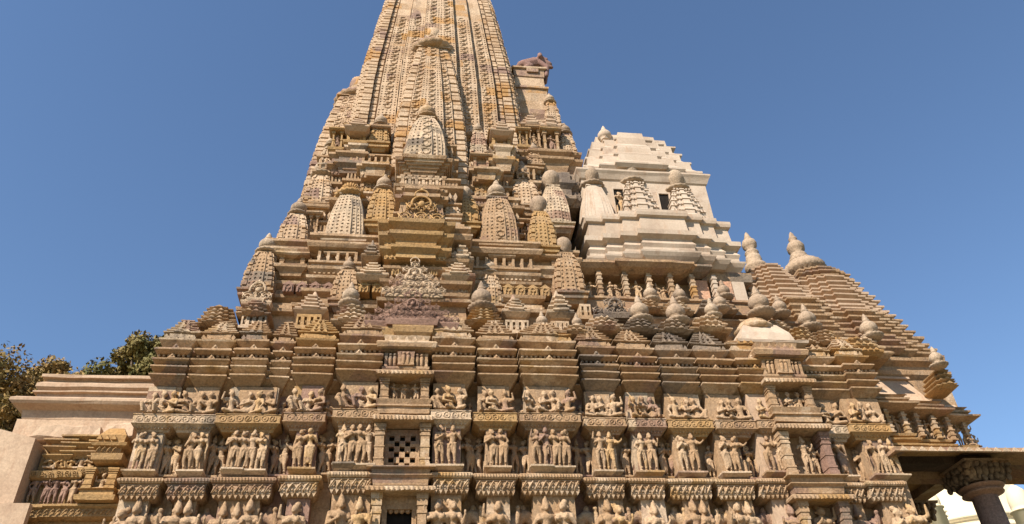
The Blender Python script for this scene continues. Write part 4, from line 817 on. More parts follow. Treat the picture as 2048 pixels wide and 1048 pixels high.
pyr(745, 517, 550, 62, 15.6); pyr(917, 516, 552, 64, 15.55); pyr(621, 578, 620, 66, 15.5, 'render'); pyr(1032, 588, 624, 54, 15.6); pyr(1121, 578, 626, 52, 15.5); pyr(776, 434, 468, 32, 15.9, 'plaster', 4); pyr(906, 440, 482, 32, 15.95, 'plaster', 4); pyr(925, 482, 520, 42, 15.7, 'pale', 3)
pyr(511, 596, 612, 50, 15.7, 'stone', 2, False); pyr(742, 484, 512, 36, 15.7, 'dark', 3)
pyr(1063, 224, 250, 44, 17.85, 'render', 3); pyr(1102, 222, 254, 40, 17.75, 'render', 3); pyr(715, 232, 254, 46, 16.7, 'render', 3); pyr(1004, 238, 262, 42, 16.7, 'render', 3)
# pots on the roof
def pot(px, py0, py1, Y, mat='pot', base=True, bmat='pale', fat=1.0, spike=True):
    """py0 tip, py1 foot of the pot"""
    z0, z1 = Z_(px, py1, Y), Z_(px, py0, Y); s = (z1-z0)/(2.5*1.22 if spike else 1.7); x = X_(px, (py0+py1)/2, Y); m = MB()
    finial_mb(m, x, Y, z0, s, False, None if spike else 'ball', fat, 1.22)
    if base: m.lathe(x, Y, [(z0-s*.75, s*.9), (z0-s*.45, s*1.2), (z0-s*.3, s*1.32), (z0-s*.2, s*1.25), (z0-s*.1, s*.8), (z0+.02, s*.6)], 36, 18, .1)
    m.build('roof_pot', mat, T, .006, loc=(x, Y, z0))
pot(1208, 252, 281, 18.7, 'plaster', False); pot(1244, 265, 280, 18.9, 'plaster', False)
for a in [(702, 563, 605, 15.35), (963, 562, 612, 15.4), (1083, 622, 652, 15.2), (1153, 626, 652, 15.2), (1277, 590, 637, 15.3), (1349, 592, 640, 15.3), (1421, 596, 630, 15.25), (1437, 583, 615, 15.6), (1357, 568, 600, 16.1), (1299, 565, 598, 16.1), (1445, 560, 592, 16.1),
          (1514, 572, 622, 15.5), (1556, 590, 625, 15.9), (1611, 608, 652, 15.6), (1734, 628, 670, 15.4), (1869, 693, 727, 15.0), ]:
    pot(*a, fat=1.0)
# stepped roofs carrying pots in front of the hall
def tiers(px, py0, py1, wpx, Y, n, mat, name='stepped_roof', shr=.5, bell=False, front=True):
    x, z0, z1 = X_(px, py1, Y), Z_(px, py1, Y), Z_(px, py0, Y); hw = (X_(px+wpx/2, py1, Y)-X_(px-wpx/2, py1, Y))/2; m = MB(); h = (z1-z0)/n
    for k in range(n):
        a = hw*(1-shr*k/n); z = z0+h*k
        m.rect(x-a+.05, x+a-.05, Y+(hw-a)*.45+.05, Y+hw*2, [(z, -.05), (z+h*.45, .05), (z+h*.62, .06), (z+h*.95, -.0), (z+h, -.06)], .25)
        if front:
            m.rect(x-a*.5, x+a*.5, Y+(hw-a)*.45-.03, Y+hw, [(z+.002, -.05), (z+h*.45, .05), (z+h*.62, .06), (z+h*.96, .0), (z+h, -.06)], .25)
            teeth(m, x-a*.42, x+a*.42, Y+(hw-a)*.45-.06, z+h*.6, .16, h*.4, .05, 'tup', .8)
    m.build(name, mat, T, .02, loc=(x, Y, z0))
for a in [(1283, 638, 662, 74, 15.1, 3, 'dark'), (1352, 638, 664, 74, 15.1, 3, 'dark'), (1425, 630, 662, 84, 15.1, 3, 'stone'), (700, 607, 645, 78, 15.2, 4, 'pale'), (968, 612, 645, 76, 15.2, 5, 'stone'), (1083, 650, 668, 60, 15.1, 2, 'stone'), (1153, 650, 668, 60, 15.1, 2, 'stone'), 
          (1212, 632, 660, 90, 15.2, 3, 'pale'), (1612, 652, 690, 60, 15.25, 4, 'stone'), (1660, 660, 690, 70, 15.3, 4, 'stone'), (1735, 672, 712, 110, 15.2, 3, 'stone'), (1299, 600, 622, 70, 15.9, 3, 'stone'), (1357, 602, 624, 70, 15.9, 3, 'pale'), (1440, 594, 622, 80, 15.9, 3, 'dark'),
          (430, 610, 650, 88, 15.55, 5, 'stone'), (360, 650, 690, 70, 15.2, 4, 'stone'), (438, 655, 690, 74, 15.2, 4, 'stone'), (513, 660, 690, 80, 15.2, 3, 'stone'), (632, 655, 690, 66, 15.2, 3, 'stone'), (505, 612, 630, 70, 15.5, 2, 'stone'), (1560, 640, 662, 60, 15.9, 3, 'pale')]: tiers(*a)
# block roof between hall front and wall head
m = MB(); m.rect(-4.9, 10.2, 16.1, 24, [(9.6, -.1), (10.6, -.1), (10.7, .0), (10.8, .02), (10.82, -.1), (11.2, -.15), (11.25, -.05), (11.32, -.05), (11.34, -.3)], .5)
m.rect(4.0, 10.1, 16.0, 24, [(11.3, -.1), (11.6, -.1), (11.7, 0), (11.8, 0), (11.82, -.15), (12.1, -.15), (12.2, -.05), (12.26, -.05), (12.28, -.3)], .4)
m.build('roof_terrace', 'stone', T, .02)

# sukanasa block beside the spire and the beast on it
m = MB(); Yb = 18.6
bx0, bx1 = X_(1030, 200, Yb), X_(1094, 190, Yb); zA, zB = Z_(1060, 240, Yb), Z_(1060, 135, Yb); zm = Z_(1060, 177, Yb)
m.rect(bx0, bx1, Yb, Yb+2.6, [(zA-.6, -.2), (zA, -.12), (zA+.35, 0), (zm-.03, 0), (zm-.02, .07), (zm+.08, .07), (zm+.1, -.04), (zB-.5, -.05), (zB-.48, -.02), (zB-.1, -.02), (zB-.08, .06), (zB, .06)], .4)
m.box(bx0+.5, bx1-.25, Yb-.05, Yb+.1, zm+.9, zm+1.2); m.build('antefix_block', 'tower', T, .02, loc=(bx0, Yb, zA))
m = MB(); cx2, cy2 = 3.9, 20.5; z0 = 17.3
shikhara(m, cx2, cy2, z0, 24.9, lambda z: 1.62*(1-.60*max(0, (z-z0)/(24.9-z0))**2.4), [(-.34, .34, 1.0, 'band'), (.34, .66, .97, 'band'), (.66, .93, .93, 'band')], row=.16, sides=(0, 1), band=.42)
m.build('side_turret', 'tower', T, .014, loc=(cx2, cy2, z0))
# ------------------------------------------------------------------ white hall roof
def wl_rect(m, px0, px1, py, Y, prof, back=3.4, seg=.5):
    m.rect(X_(px0, py, Y), X_(px1, py, Y), Y, Y+back, prof, seg)
hall = MB(); q = lambda py, Y=17.0, px=1300: Z_(px, py, Y)
def tri(m, px0, px1, py, Y, prof, n=3, back=5, step=.1, frac=.2):
    """moulded storey whose plan steps forward in the middle"""
    x0, x1 = X_(px0, py, Y), X_(px1, py, Y); ww = x1-x0
    for k in range(n): m.rect(x0+ww*frac*k*.8, x1-ww*frac*k*.8, Y-step*k, Y+back-.1*k, [(z+.003*k, o) for z, o in prof], .5)
Yl = 16.75
Q = lambda py: Z_(1310, py, Yl)
tri(hall, 1182, 1468, 500, Yl, [(Q(540), .0), (Q(533), .1), (Q(527), .16), (Q(524), .17), (Q(523), .05), (Q(514), .05), (Q(508), .1), (Q(500), .02), (Q(497), .03), (Q(492), .16), (Q(484), .17), (Q(481), .08), (Q(478), 0), (Q(452), -.03), (Q(450), .05), (Q(445), .07), (Q(440), .07), (Q(438), -.2)], 4, 5, .13, .14)
hp = hall.build('plastered_parapet', 'plaster', T, .007, loc=(X_(1310, 500, Yl), Yl, 14))
m = MB(); Yu = 17.3; U = lambda py: Z_(1290, py, Yu)
m.rect(X_(1168, 400, Yu), X_(1418, 400, Yu), Yu, 21, [(U(470), 0), (U(366), 0), (U(364), .05), (U(356), .12), (U(352), .17), (U(349), .17), (U(347), -.1)], .5)
up_ = m.build('plastered_upper_storey', 'plaster', T, .012, loc=(X_(1290, 400, Yu), Yu, 16))
for px, a, b in ((1240, 383, 432), (1330, 388, 428)):
    m = MB(); x0, x1 = X_(px-10, 410, Yu), X_(px+10, 410, Yu); m.box(x0, x1, Yu-.012, Yu+.05, U(b), U(a)); m.build('window_opening', 'interior_shade', up_, 0)  # near-black panel on the wall, painted as a window's inner shade
    m = MB(); m.box(x0-.05, x0, Yu-.06, Yu+.02, U(b), U(a)); m.box(x1, x1+.05, Yu-.06, Yu+.02, U(b), U(a)); m.box(x0-.05, x1+.05, Yu-.06, Yu+.02, U(a), U(a)+.07); m.build('window_frame', 'plaster', up_, .005)
inst(STD[0], 'niche_figure', ((X_(1240, 410, Yu)), Yu-.06, U(432)), up_, .3, 1.0)
m = MB()
yy = [345, 328, 312, 296, 284]; xl = [1172, 1176, 1182, 1188, 1196]; xr = [1398, 1376, 1358, 1345, 1322]
for k in range(4):
    Yk = 17.4+.42*k; pr = lambda py: Z_(1280, py, Yk)
    za, zb_ = pr(yy[k]+3), pr(yy[k+1])
    for j in range(3):
        x0, x1 = X_(xl[k], yy[k], Yk), X_(xr[k], yy[k], Yk); ww = x1-x0
        m.rect(x0+ww*.13*j, x1-ww*.16*j, Yk-.14*j, 21.5-.3*k, [(za+.003*j, 0), (za+(zb_-za)*.25, .08), (za+(zb_-za)*.42, .08), (za+(zb_-za)*.6, -.02), (zb_, -.14), (zb_+.3, -.16)], .5)
m.build('stepped_plaster_roof', 'plaster', T, .01, loc=(7, 17, 18))
def ribbed(px, pb, w_, pt_, Y, kind):
    x, z0 = X_(px, pb, Y), Z_(px, pb, Y); h = (X_(px+w_/2, pb, Y)-X_(px-w_/2, pb, Y))/2; cy = Y+h; z1 = Z_(px, pt_, Y+h*.6); m = MB()
    if kind == 'smooth': shikhara(m, x, cy, z0, z1, curve(z0, z1, h*.86, .48, 1.0), [(-.3, .3, 1.12, 'plain'), (.31, .55, 1.07, 'plain'), (.56, .78, 1.02, 'plain'), (.79, .96, .97, 'plain')], row=.15)
    else:
        n = 6; hf = curve(z0, z1, h*.93, .42, 1.1)
        for k in range(n):
            a, b = z0+(z1-z0)*k/n, z0+(z1-z0)*(k+1)/n; r0, r1 = hf(a), hf(b)
            for j, (f, e) in enumerate(((1, 0), (.62, .07), (.3, .12))):
                m.rect(x-r0*f, x+r0*f, cy-r0-e, cy+r0, [(a, -.02), (b-(b-a)*.42, -(r0-r1)*.55), (b-(b-a)*.38, .022-(r0-r1)*.5), (b-(b-a)*.22, .022-(r0-r1)*.7), (b, -(r0-r1)-.0)], .12)
            teeth(m, x-r0*.9, x+r0*.9, cy-r0*.98-.04, b-(b-a)*.5, .09, .07, .05, 'tri', .7)
    m.rect(x-h, x+h, Y-.05, cy+h, [(z0-.25, 0), (z0-.15, .02), (z0-.1, .06), (z0-.02, .06), (z0, -.03)], .4)
    o = m.build('plastered_turret', 'plaster', T, .004, loc=(x, cy, z0)); m = MB(); m.lathe(x, cy, [(z1-.05, h*.42), (z1+.08, h*.36)], 16); finial_mb(m, x, cy, z1+.05, h*.55, True, 'ball', 1.1); m.build('finial', 'pot', o, .006, loc=(x, cy, z1))
ribbed(1203, 436, 72, 372, 16.85, 'smooth'); ribbed(1289, 434, 78, 368, 16.85, 'rib'); ribbed(1384, 442, 76, 382, 16.8, 'rib')

# pillared gallery under the white roof
Yg = 16.5; G = lambda py: Z_(1320, py, Yg)
gm = MB(); gm.rect(X_(1155, 560, Yg), X_(1500, 560, Yg), Yg+.55, 21, [(11.5, 0), (G(530), 0)], .6); gal = gm.build('gallery', 'wall', T, .01, loc=(X_(1320, 560, Yg), Yg, 12))
gm = MB(); gm.rect(X_(1150, 535, Yg)+.2, X_(1420, 535, Yg)-.2, Yg+.1, 20, [(G(545), -.1), (G(540), .1), (G(534), .22), (G(530), .22), (G(527), .05), (G(524), .0)], .25)
gm.rect(X_(1236, 535, Yg)+.1, X_(1375, 535, Yg)-.1, Yg+.0, 20, [(G(545), -.1), (G(540)-.004, .1), (G(534)-.004, .22), (G(530)+.004, .22), (G(527)+.004, .05), (G(524)-.01, .0)], .25)
gm.rect(X_(1415, 540, Yg), X_(1504, 545, Yg), Yg+.35, 20, [(G(548), .0), (G(546), .08), (G(540), .1), (G(528), .1), (G(524), 0)], .25); gm.build('canopy', 'stone', gal, .018)
gm = MB(); gm.rect(X_(1160, 600, Yg), X_(1500, 600, Yg), Yg, 20, [(G(625), 0), (G(604), 0), (G(602), .06), (G(598), .06), (G(596), -.05)], .3); gm.build('sill', 'stone', gal, .012)
for px in (1202, 1254, 1302, 1345, 1389, 1433):
    gm = MB(); x = X_(px, 570, Yg); z0, z1 = G(598), G(543); h = z1-z0; pw = .12
    gm.rect(x-pw/2, x+pw/2, Yg+.05, Yg+.25, sum([[(z0+h*k/6+.005, .014), (z0+h*(k+.3)/6, .016), (z0+h*(k+.4)/6, -.005), (z0+h*(k+1)/6-.01, -.005)] for k in range(6)], []), 1)
    gm.build('gallery_pillar', 'stone' if px < 1420 else 'plaster', gal, .008)
for px, sc in ((1186, .9), (1228, .95), (1240, .8), (1282, .98), (1322, .9), (1336, .8), (1362, .9), (1372, .75)): inst(STD[px % 10], 'gallery_figure', (X_(px, 590, Yg), Yg+.25, G(598)), gal, R(-.4, .4), sc*.86)
for px0, px1, mt in ((1398, 1424, 'red'), (1448, 1472, 'red'), (1474, 1498, 'plaster')):
    gm = MB(); gm.box(X_(px0, 570, Yg), X_(px1, 570, Yg), Yg+.25, Yg+.6, G(598), G(547)); gm.build('washed_panel', mt, gal, .006)
# lattice between pillars
gm = MB()
for px in (1212, 1264, 1312):
    x = X_(px, 570, Yg)
    for k in range(5): gm.box(x-.05, x+.05, Yg+.42, Yg+.5, G(598)+k*.16, G(598)+k*.16+.07)
gm.build('gallery_screen', 'dark', gal, .004)

# ------------------------------------------------------------------ middle bell and entrance hall roof
m = MB(); xb_, yb_ = 10.25, 18.2; B = lambda py: Z_(1517, py, yb_)
m.lathe(xb_, yb_, [(B(550), .22), (B(543), .26), (B(538), .33), (B(533), .33), (B(530), .22), (B(522), .25), (B(514), .22), (B(512), .15), (B(508), .22), (B(505), .20), (B(502), .09), (B(496), .21), (B(490), .23), (B(484), .19), (B(481), .10), (B(479), .12), (B(476), .09), (B(470), .06), (B(466), .01)], 28); m.build('bell_finial', 'pot', T, .006, loc=(xb_, yb_, B(548)))
def samvarana(prs, cx, cy, mat, mat2):
    for i, (za, zb_, h0, h1, n) in enumerate(prs):
        m = MB()
        for k in range(n):
            jt = [0]+[random.uniform(-.22, .22) for _ in range(n-1)]+[0]; t = (k+jt[k])/n if k else 0; t2 = (k+1)/n; h = h0+(h1-h0)*k/n+random.uniform(-.025, .025); z = za+(zb_-za)*t; dz = (zb_-za)*(t2-t)
            for j, (f, e) in enumerate(((1, 0), (.74, .11), (.5, .20), (.27, .28))):
                m.rect(cx-h*f, cx+h*f, cy-h-e*h0*.8, cy+h+e, [(z, -.08), (z+dz*.5, .05+.002*j), (z+dz*.72, .055+.002*j), (z+dz*.74, -.05), (z+dz+.002, -.08)], .4)
        m.build('stepped_eaves_roof', [mat, mat2][i % 2], T, .014, loc=(cx, cy, za))
samvarana([(11.25, 12.85, 1.78, 1.28, 7), (12.85, 14.4, 1.27, .80, 8), (14.4, 14.98, .80, .60, 3)], 11.75, 18.0, 'stone', 'plaster' if 0 else 'render')
samvarana([(11.5, 13.3, 1.9, 1.25, 8), (13.3, 15.2, 1.25, .42, 9)], 10.3, 18.2, 'stone', 'render')
m = MB(); xc, yc = 11.68, 18.0; B = lambda py: Z_(1620, py, yc)
m.lathe(xc, yc, [(B(566), .34), (B(560), .36), (B(553), .40), (B(549), .54), (B(543), .58), (B(535), .52), (B(528), .38), (B(524), .30)], 44, 22, .13)
m.lathe(xc-.05, yc, [(B(527), .3), (B(521), .32), (B(517), .24), (B(514), .26), (B(511), .23), (B(508.5), .12), (B(503), .255), (B(496), .27), (B(489), .2), (B(485), .09), (B(482), .13), (B(479), .13), (B(476), .09), (B(470), .06), (B(466), .01)], 28); m.build('bell_finial', 'pot', T, .008, loc=(xc, yc, B(556)))
# white plastered cap at the roof's near corner
m = MB(); Yc_ = 14.98; x0, x1 = X_(1478, 690, Yc_), X_(1614, 690, Yc_); za, zb_ = Z_(1545, 686, Yc_), Z_(1545, 622, Yc_)
m.rect(x0+.1, x1-.1, Yc_+.05, 16.6, [(za-.05, -.05), (za, .1), (za+.06, .12), (za+.07, -.05), (za+(zb_-za)*.45, -.14), (za+(zb_-za)*.8, -.34), (zb_, -.52), (zb_+.03, -.56)], .2, back=False)
m.build('plastered_dome', 'plaster', T, .03, loc=(x0, Yc_, za))
m = MB(); cxx = X_(1514, 640, Yc_+.4)
m.lathe(cxx, Yc_+.7, [(zb_-.25, .40), (zb_-.17, .47), (zb_-.1, .43), (zb_-.08, .34), (zb_+.0, .36), (zb_+.06, .30), (zb_+.12, .2)], 30, 15, .06); m.build('roof_ring', 'stone', T, .01)
m = MB()
for px, py in ((1509, 663), (1533, 651), (1533, 667)):
    Yq = Yc_+.16; x, z = X_(px, py, Yq), Z_(px, py, Yq); m.box(x-.04, x+.04, Yq-.3, Yq, z-.05, z+.05)

# ------------------------------------------------------------------ porch: attic, sloping wall, pillared band, canopy, column
Yp = 15.45; E_ = lambda py, px=1840, Y=Yp: Z_(px, py, Y)
X1 = 10.15
def pband(name, mat, prof, x1s=(11.45, 12.5, 13.35), ys=(15.4, 15.7, 16.0), par=None, jit=.014):
    m = MB()
    for j, (xx, yy_) in enumerate(zip(x1s, ys)): m.rect(X1-(.003*j), xx-.12, yy_, 18.9-.05*j, [(z-.003*j, o) for z, o in prof], .3)
    return m.build(name, mat, par or T, jit, loc=(X1, ys[0], prof[0][0]))
pband('sloping_parapet', 'render', [(9.78, .05), (9.80, .0), (10.55, -.30), (10.56, -.22), (10.62, -.22), (10.63, -.4)])
pband('porch_eave', 'stone', [(9.42, -.1), (9.46, .12), (9.50, .26), (9.54, .27), (9.56, .05), (9.60, .02), (9.66, .14), (9.70, .15), (9.72, .05), (9.75, .06), (9.79, .12), (9.80, -.1)])
pb = pband('porch_wall', 'ochre', [(8.55, -.3), (8.72, -.3), (8.78, .04), (8.83, .06), (8.84, -.28), (9.45, -.28)])
pband('porch_ledge', 'ochre', [(8.46, .04), (8.50, .16), (8.54, .17), (8.55, .02), (8.60, .0), (8.66, .1), (8.70, .11), (8.72, .02)], par=pb)
k = 0
for px, Y in ((1774, 15.32), (1806, 15.42), (1831, 15.5), (1863, 15.6), (1890, 15.7), (1942, 15.95)):
    m = MB(); x = X_(px, 828, Y); 
    if x > 13.2: x = 13.15
    m.rect(x-.045, x+.045, Y+.0, Y+.14, sum([[(8.84+.59*j/5+.005, .022-.006*(j % 2)), (8.84+.59*(j+.3)/5, .022), (8.84+.59*(j+.4)/5, .0), (8.84+.59*(j+1)/5-.01, .0)] for j in range(5)], []), 1); m.build('colonnette', 'stone', pb, .006)
for px, Y in ((1757, 15.4), (1790, 15.45), (1818, 15.55), (1848, 15.65), (1876, 15.75), (1906, 15.9), (1925, 15.95)):
    x = X_(px, 828, Y); inst(STD[px % 10], 'porch_figure', (x, Y+.12, 8.84), pb, R(-.5, .5), .64); inst(SIT[px % 7], 'porch_figure', (x+.14, Y+.14, 8.84), pb, R(-.5, .5), .55)
m = MB(); m.rect(10.0, 13.25, 16.05, 18.8, [(9.8, 0), (10.6, 0), (10.7, .1), (10.8, .12), (10.82, -.05), (11.0, -.05), (11.1, .1), (11.2, .12), (11.22, -.1)], .3); m.build('attic', 'stone', T, .015, loc=(11, 16, 9.8))
# attic pieces beside the pot on the corner
tiers(1898, 738, 776, 44, 15.2, 4, 'ochre', 'corner_pinnacle', .5)
# canopy of the porch
m = MB(); cz = 8.30
x0, x1 = 10.15, 14.6
m.rect(x0+1, x1-1.0, 15.55, 16.4, [(8.50, .0), (8.05, .96), (8.07, .99), (8.16, .98), (8.56, .0)], .25)
m.build('porch_canopy', 'stone', T, .012, loc=(x0, 15, cz-.3), label='broad stone canopy with a scalloped edge')
m = MB(); teeth(m, x0+.1, x1-.05, 14.575, 8.06, .22, .10, .035, 'tup', .95); m.build('canopy_scallops', 'pale', T, .006)
m = MB(); m.box(10.3, 13.3, 15.74, 16.2, 8.28, 8.6); m.box(10.3, 11.0, 15.78, 16.15, 8.12, 8.28); m.build('ceiling_beam', 'porch_shade', T, .015, loc=(12, 16, cz))  # porch shade is put into this beam's dark colour
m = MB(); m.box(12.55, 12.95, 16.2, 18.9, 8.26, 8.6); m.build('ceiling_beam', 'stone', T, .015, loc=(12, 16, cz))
m = MB(); m.box(10.2, 12.55, 16.2, 18.9, 8.45, 8.54); m.box(10.2, 10.32, 16.2, 21.5, 1.2, 8.5); m.build('ceiling', 'interior_shade', T, .01, loc=(12, 16, cz))  # ceiling and hall end coloured near-black to paint the interior's shade
def column(cx, cy, z1, name='porch_column'):
    k = lambda d: z1-d*.68
    m = MB(); m.lathe(cx, cy, [(1.2, .42), (1.6, .42), (1.65, .34), (1.9, .34), (1.95, .33), (k(1.02), .275)], 32); o = m.build(name, 'pillar', T, .006, loc=(cx, cy, 1.2))
    m = MB(); m.lathe(cx, cy, [(k(1.05), .26), (k(1.0), .30), (k(.95), .40), (k(.92), .45), (k(.88), .44), (k(.86), .36), (k(.82), .38), (k(.76), .47), (k(.72), .50), (k(.69), .48), (k(.66), .40), (k(.58), .34)], 32); m.build('capital_ring', 'pillar', o, .006)
    m = MB(); rng = random.Random(3)
    m.rect(cx-.40, cx+.40, cy-.40, cy+.40, [(k(.62), -.04), (k(.5), .04), (k(.3), .1), (k(.08), .13), (k(.07), .19), (z1, .2)], .3, back=True)
    for s_ in range(4):
        c, d = [(1, 0), (0, 1), (-1, 0), (0, -1)][s_]
        for i in range(7):
            a = -.48+.16*i
            for zz, rr_, o_ in ((k(.16), .075, -.53), (k(.36), .085, -.50), (k(.54), .065, -.44)):
                p = (a*(1 if zz > k(.3) else .88)+rng.uniform(-.03, .03), o_); q_ = rng.uniform(.55, 1.15); m.ball(cx+p[0]*c-p[1]*d, cy+p[0]*d+p[1]*c, zz+rng.uniform(-.03, .03), rr_*q_, rr_, rr_*rng.uniform(.7, 1.6), 6)
    m.build('capital', 'dark', o, .02); return o
column(12.92, 16.0, 8.28); column(12.62, 18.6, 8.26)
m = MB(); m.box(8.9, 14.2, 14.6, 18.6, 0, 1.2); m.build('porch_floor', 'wall', T, .02)

# ------------------------------------------------------------------ rear sanctuary wall on the left
Yr = 16.2; L = lambda py, px=150: Z_(px, py, Yr)
xr0 = X_(25, 860, Yr); m = MB()
m.rect(X_(30, 850, Yr), -5.0, Yr, 22, [(0, 0), (L(840), 0)], .6)
rear = m.build('rear_wall', 'render', T, .015, loc=(-7, Yr, 0))
m = MB(); m.rect(X_(50, 815, Yr), -5.0, Yr+.0, 22, [(L(842), -.02), (L(838), .0), (L(822), .02), (L(816), .20), (L(811), .24), (L(806), .24), (L(801), .16), (L(800), -.02), (L(790), -.10), (L(784), -.10), (L(783), -.02), (L(780), -.02), (L(777), -.10), (L(772), -.03), (L(765), -.03), (L(757), -.18), (L(753), -.16), (L(752), -.06), (L(746), -.06), (L(745), -.3)], .5)
m.build('plastered_cornice', 'render', rear, .02)
m = MB(); xa, xb = X_(0, 900, 15.6), X_(63, 900, 15.6)
m.add([(xa-.9, 15.6, 0), (xb, 15.6, 0), (xb, 16.4, 0), (xa-.9, 16.4, 0), (xa-.9, 15.6, 9.0), (xb, 15.6, Z_(63, 876, 15.6)), (xb, 16.4, Z_(63, 876, 15.6)), (xa-.9, 16.4, 9.0)], [(0, 1, 5, 4), (1, 2, 6, 5), (4, 5, 6, 7), (2, 3, 7, 6), (3, 0, 4, 7)])
m.box(xa-.9, X_(40, 1040, 15.5)+.1, 15.45, 15.6, 0, Z_(20, 1008, 15.5)); m.build('plastered_buttress', 'render', rear, .015, label='plain plastered slab buttress at the far left end')
# carved insets
m = MB(); m.rect(X_(62, 872, 15.95), X_(196, 872, 15.95), 15.95, 16.3, [(Z_(130, 878, 15.95), 0), (Z_(130, 874, 15.95), .03), (Z_(130, 852, 15.95), .0), (Z_(130, 846, 15.95), -.15)], .15); m.rect(X_(206, 870, 15.8), X_(262, 870, 15.8), 15.8, 16.3, [(Z_(230, 876, 15.8), 0), (Z_(230, 872, 15.8), .02), (Z_(230, 846, 15.8), -.02), (Z_(230, 838, 15.8), -.12)], .15); m.build('broken_plaster_edge', 'render', rear, .06)
Yi = 15.95; I = lambda py, px=150: Z_(px, py, Yi); XI = lambda px, py=950: X_(px, py, Yi)
m = MB(); m.box(XI(66), XI(262, 900), Yi+.1, Yr+.1, 5, I(872)); 
for a, b, y0_, o in ((88, 126, 884, .08), (128, 178, 878, .12), (180, 210, 886, .08)):
    m.rect(XI(a), XI(b), Yi, Yr, [(I(y0_+26), .0), (I(y0_+22), .02), (I(y0_+15), o+.06), (I(y0_+13), o+.06), (I(y0_+12), .02), (I(y0_+6), .03), (I(y0_+2), o+.08), (I(y0_-1), o+.08), (I(y0_-4), 0)], .2)
    m.rect(XI(a), XI(b), Yi, Yr, [(I(y0_+40), .0), (I(y0_+36), .05), (I(y0_+31), o+.04), (I(y0_+29), o+.04), (I(y0_+28), 0)], .2)
ins = m.build('carved_inset', 'ochre', rear, .01, loc=(XI(150), Yi, 5))
m = MB(); 
for a, b, py in ((66, 112, 946), (114, 160, 944), (162, 240, 938)): m.rect(XI(a), XI(b), Yi-.02, Yr, [(I(py+16), -.02), (I(py+13), .06), (I(py), .08), (I(py-3), .02)], .3); teeth(m, XI(a), XI(b), Yi-.11, I(py+12), .13, .11, .02, 'scroll')
for a, b, py in ((20, 78, 1020), (80, 128, 1018), (130, 232, 1018)): m.rect(XI(a, 1020), XI(b, 1020), Yi-.05, Yr, [(I(py+22), -.05), (I(py+18), .04), (I(py+4), .05), (I(py), .12), (I(py-4), .12), (I(py-8), 0)], .3); teeth(m, XI(a, 1020), XI(b, 1020), Yi-.10, I(py+15), .12, .1, .03, 'leaf', .9)
m.build('scroll_band', 'ochre', ins, .01)
carve_group(ins, SIT, XI(85), XI(185), 5, Yi+.0, I(940), sc=.58, mats=['stone', 'ochre']); carve_group(ins, STD, XI(52, 1000), XI(170, 1000), 6, Yi+.02, I(1010), sc=.72, mats=['purple', 'purple', 'stone'])
carve_group(ins, STD, XI(244, 960), XI(262, 960), 1, Yi+.0, I(1000), sc=.7)
m = MB(); xa, xb = XI(186, 920), XI(238, 920); Yn = 15.7
m.rect(X_(186, 920, Yn), X_(238, 920, Yn), Yn, Yr, [(I(934), -.05), (I(930), .04), (I(918), .06), (I(917), -.02), (I(905), -.02), (I(903), .08), (I(898), .1), (I(893), 0), (I(890), 0), (I(880), .02), (I(878), .0), (I(862), -.1)], .3)
teeth(m, X_(190, 910, Yn), X_(234, 910, Yn), Yn-.02, I(916), .11, .1, .05, 'leaf', .9); teeth(m, X_(190, 890, Yn), X_(234, 890, Yn), Yn-.01, I(890), .13, .1, .05, 'tup', .8)
m.rect(X_(160, 980, Yn), X_(228, 980, Yn), Yn, Yr, [(I(1012), 0), (I(1010), .05), (I(1000), .07), (I(999), 0), (I(988), .0), (I(987), .05), (I(984), 0)], .3)
for px in (174, 220): pilaster(m, X_(px, 970, Yn), Yn+.05, I(987), I(946), .14)
m.build('shrine_niche', 'ochre', ins, .012, loc=(xa, Yn, 8)); inst(SIT[4], 'seated_saint', (X_(197, 975, Yn), Yn+.12, I(987)), ins, 0, .62)

# ------------------------------------------------------------------ the beast on the block
m = MB(); bx, by, bz = (bx0+bx1)/2, Yb+.3, zB+.05
def c_(p, q, a, b): m.cone((bx+p[0], by+p[1], bz+p[2]), (bx+q[0], by+q[1], bz+q[2]), a, b, 10)
c_((-.15, 0, .35), (.30, 0, .50), .26, .30); c_((.30, 0, .5), (.55, -.05, .62), .27, .24); c_((.55, -.05, .62), (.82, -.1, .42), .20, .14); c_((.75, -.1, .30), (.92, -.12, .26), .10, .07)
for s_ in (-.16, .16): c_((.45, s_, .45), (.72, s_-.05, .12), .13, .1); c_((.72, s_-.05, .12), (.66, s_-.05, -.35), .1, .09); c_((-.15, s_, .3), (.1, s_-.08, .1), .16, .12); c_((.1, s_-.08, .1), (-.1, s_-.08, .02), .1, .08)
c_((-.35, 0, .3), (-.75, 0, .12), .09, .06)
for k_ in range(10): a = k_*pi/9; m.ball(bx+.52+cos(a)*.05, by-.05+cos(a)*.27, bz+.62+sin(a)*.24, .1)
for s_ in (-.1, .1): m.ball(bx+.72, by-.1+s_, bz+.62, .07)
me = remesh(m, .035, 'rearing_lion'); me.materials.clear(); lion = bpy.data.objects.new('rearing_lion', me); col.objects.link(lion)
for v in me.vertices: v.co -= Vector((bx, by, bz))
lion.location = (bx, by, bz); me.materials.append(M['lion']); tag(lion, 'weathered reddish stone lion crouching on the pale block beside the tower', 'statue')
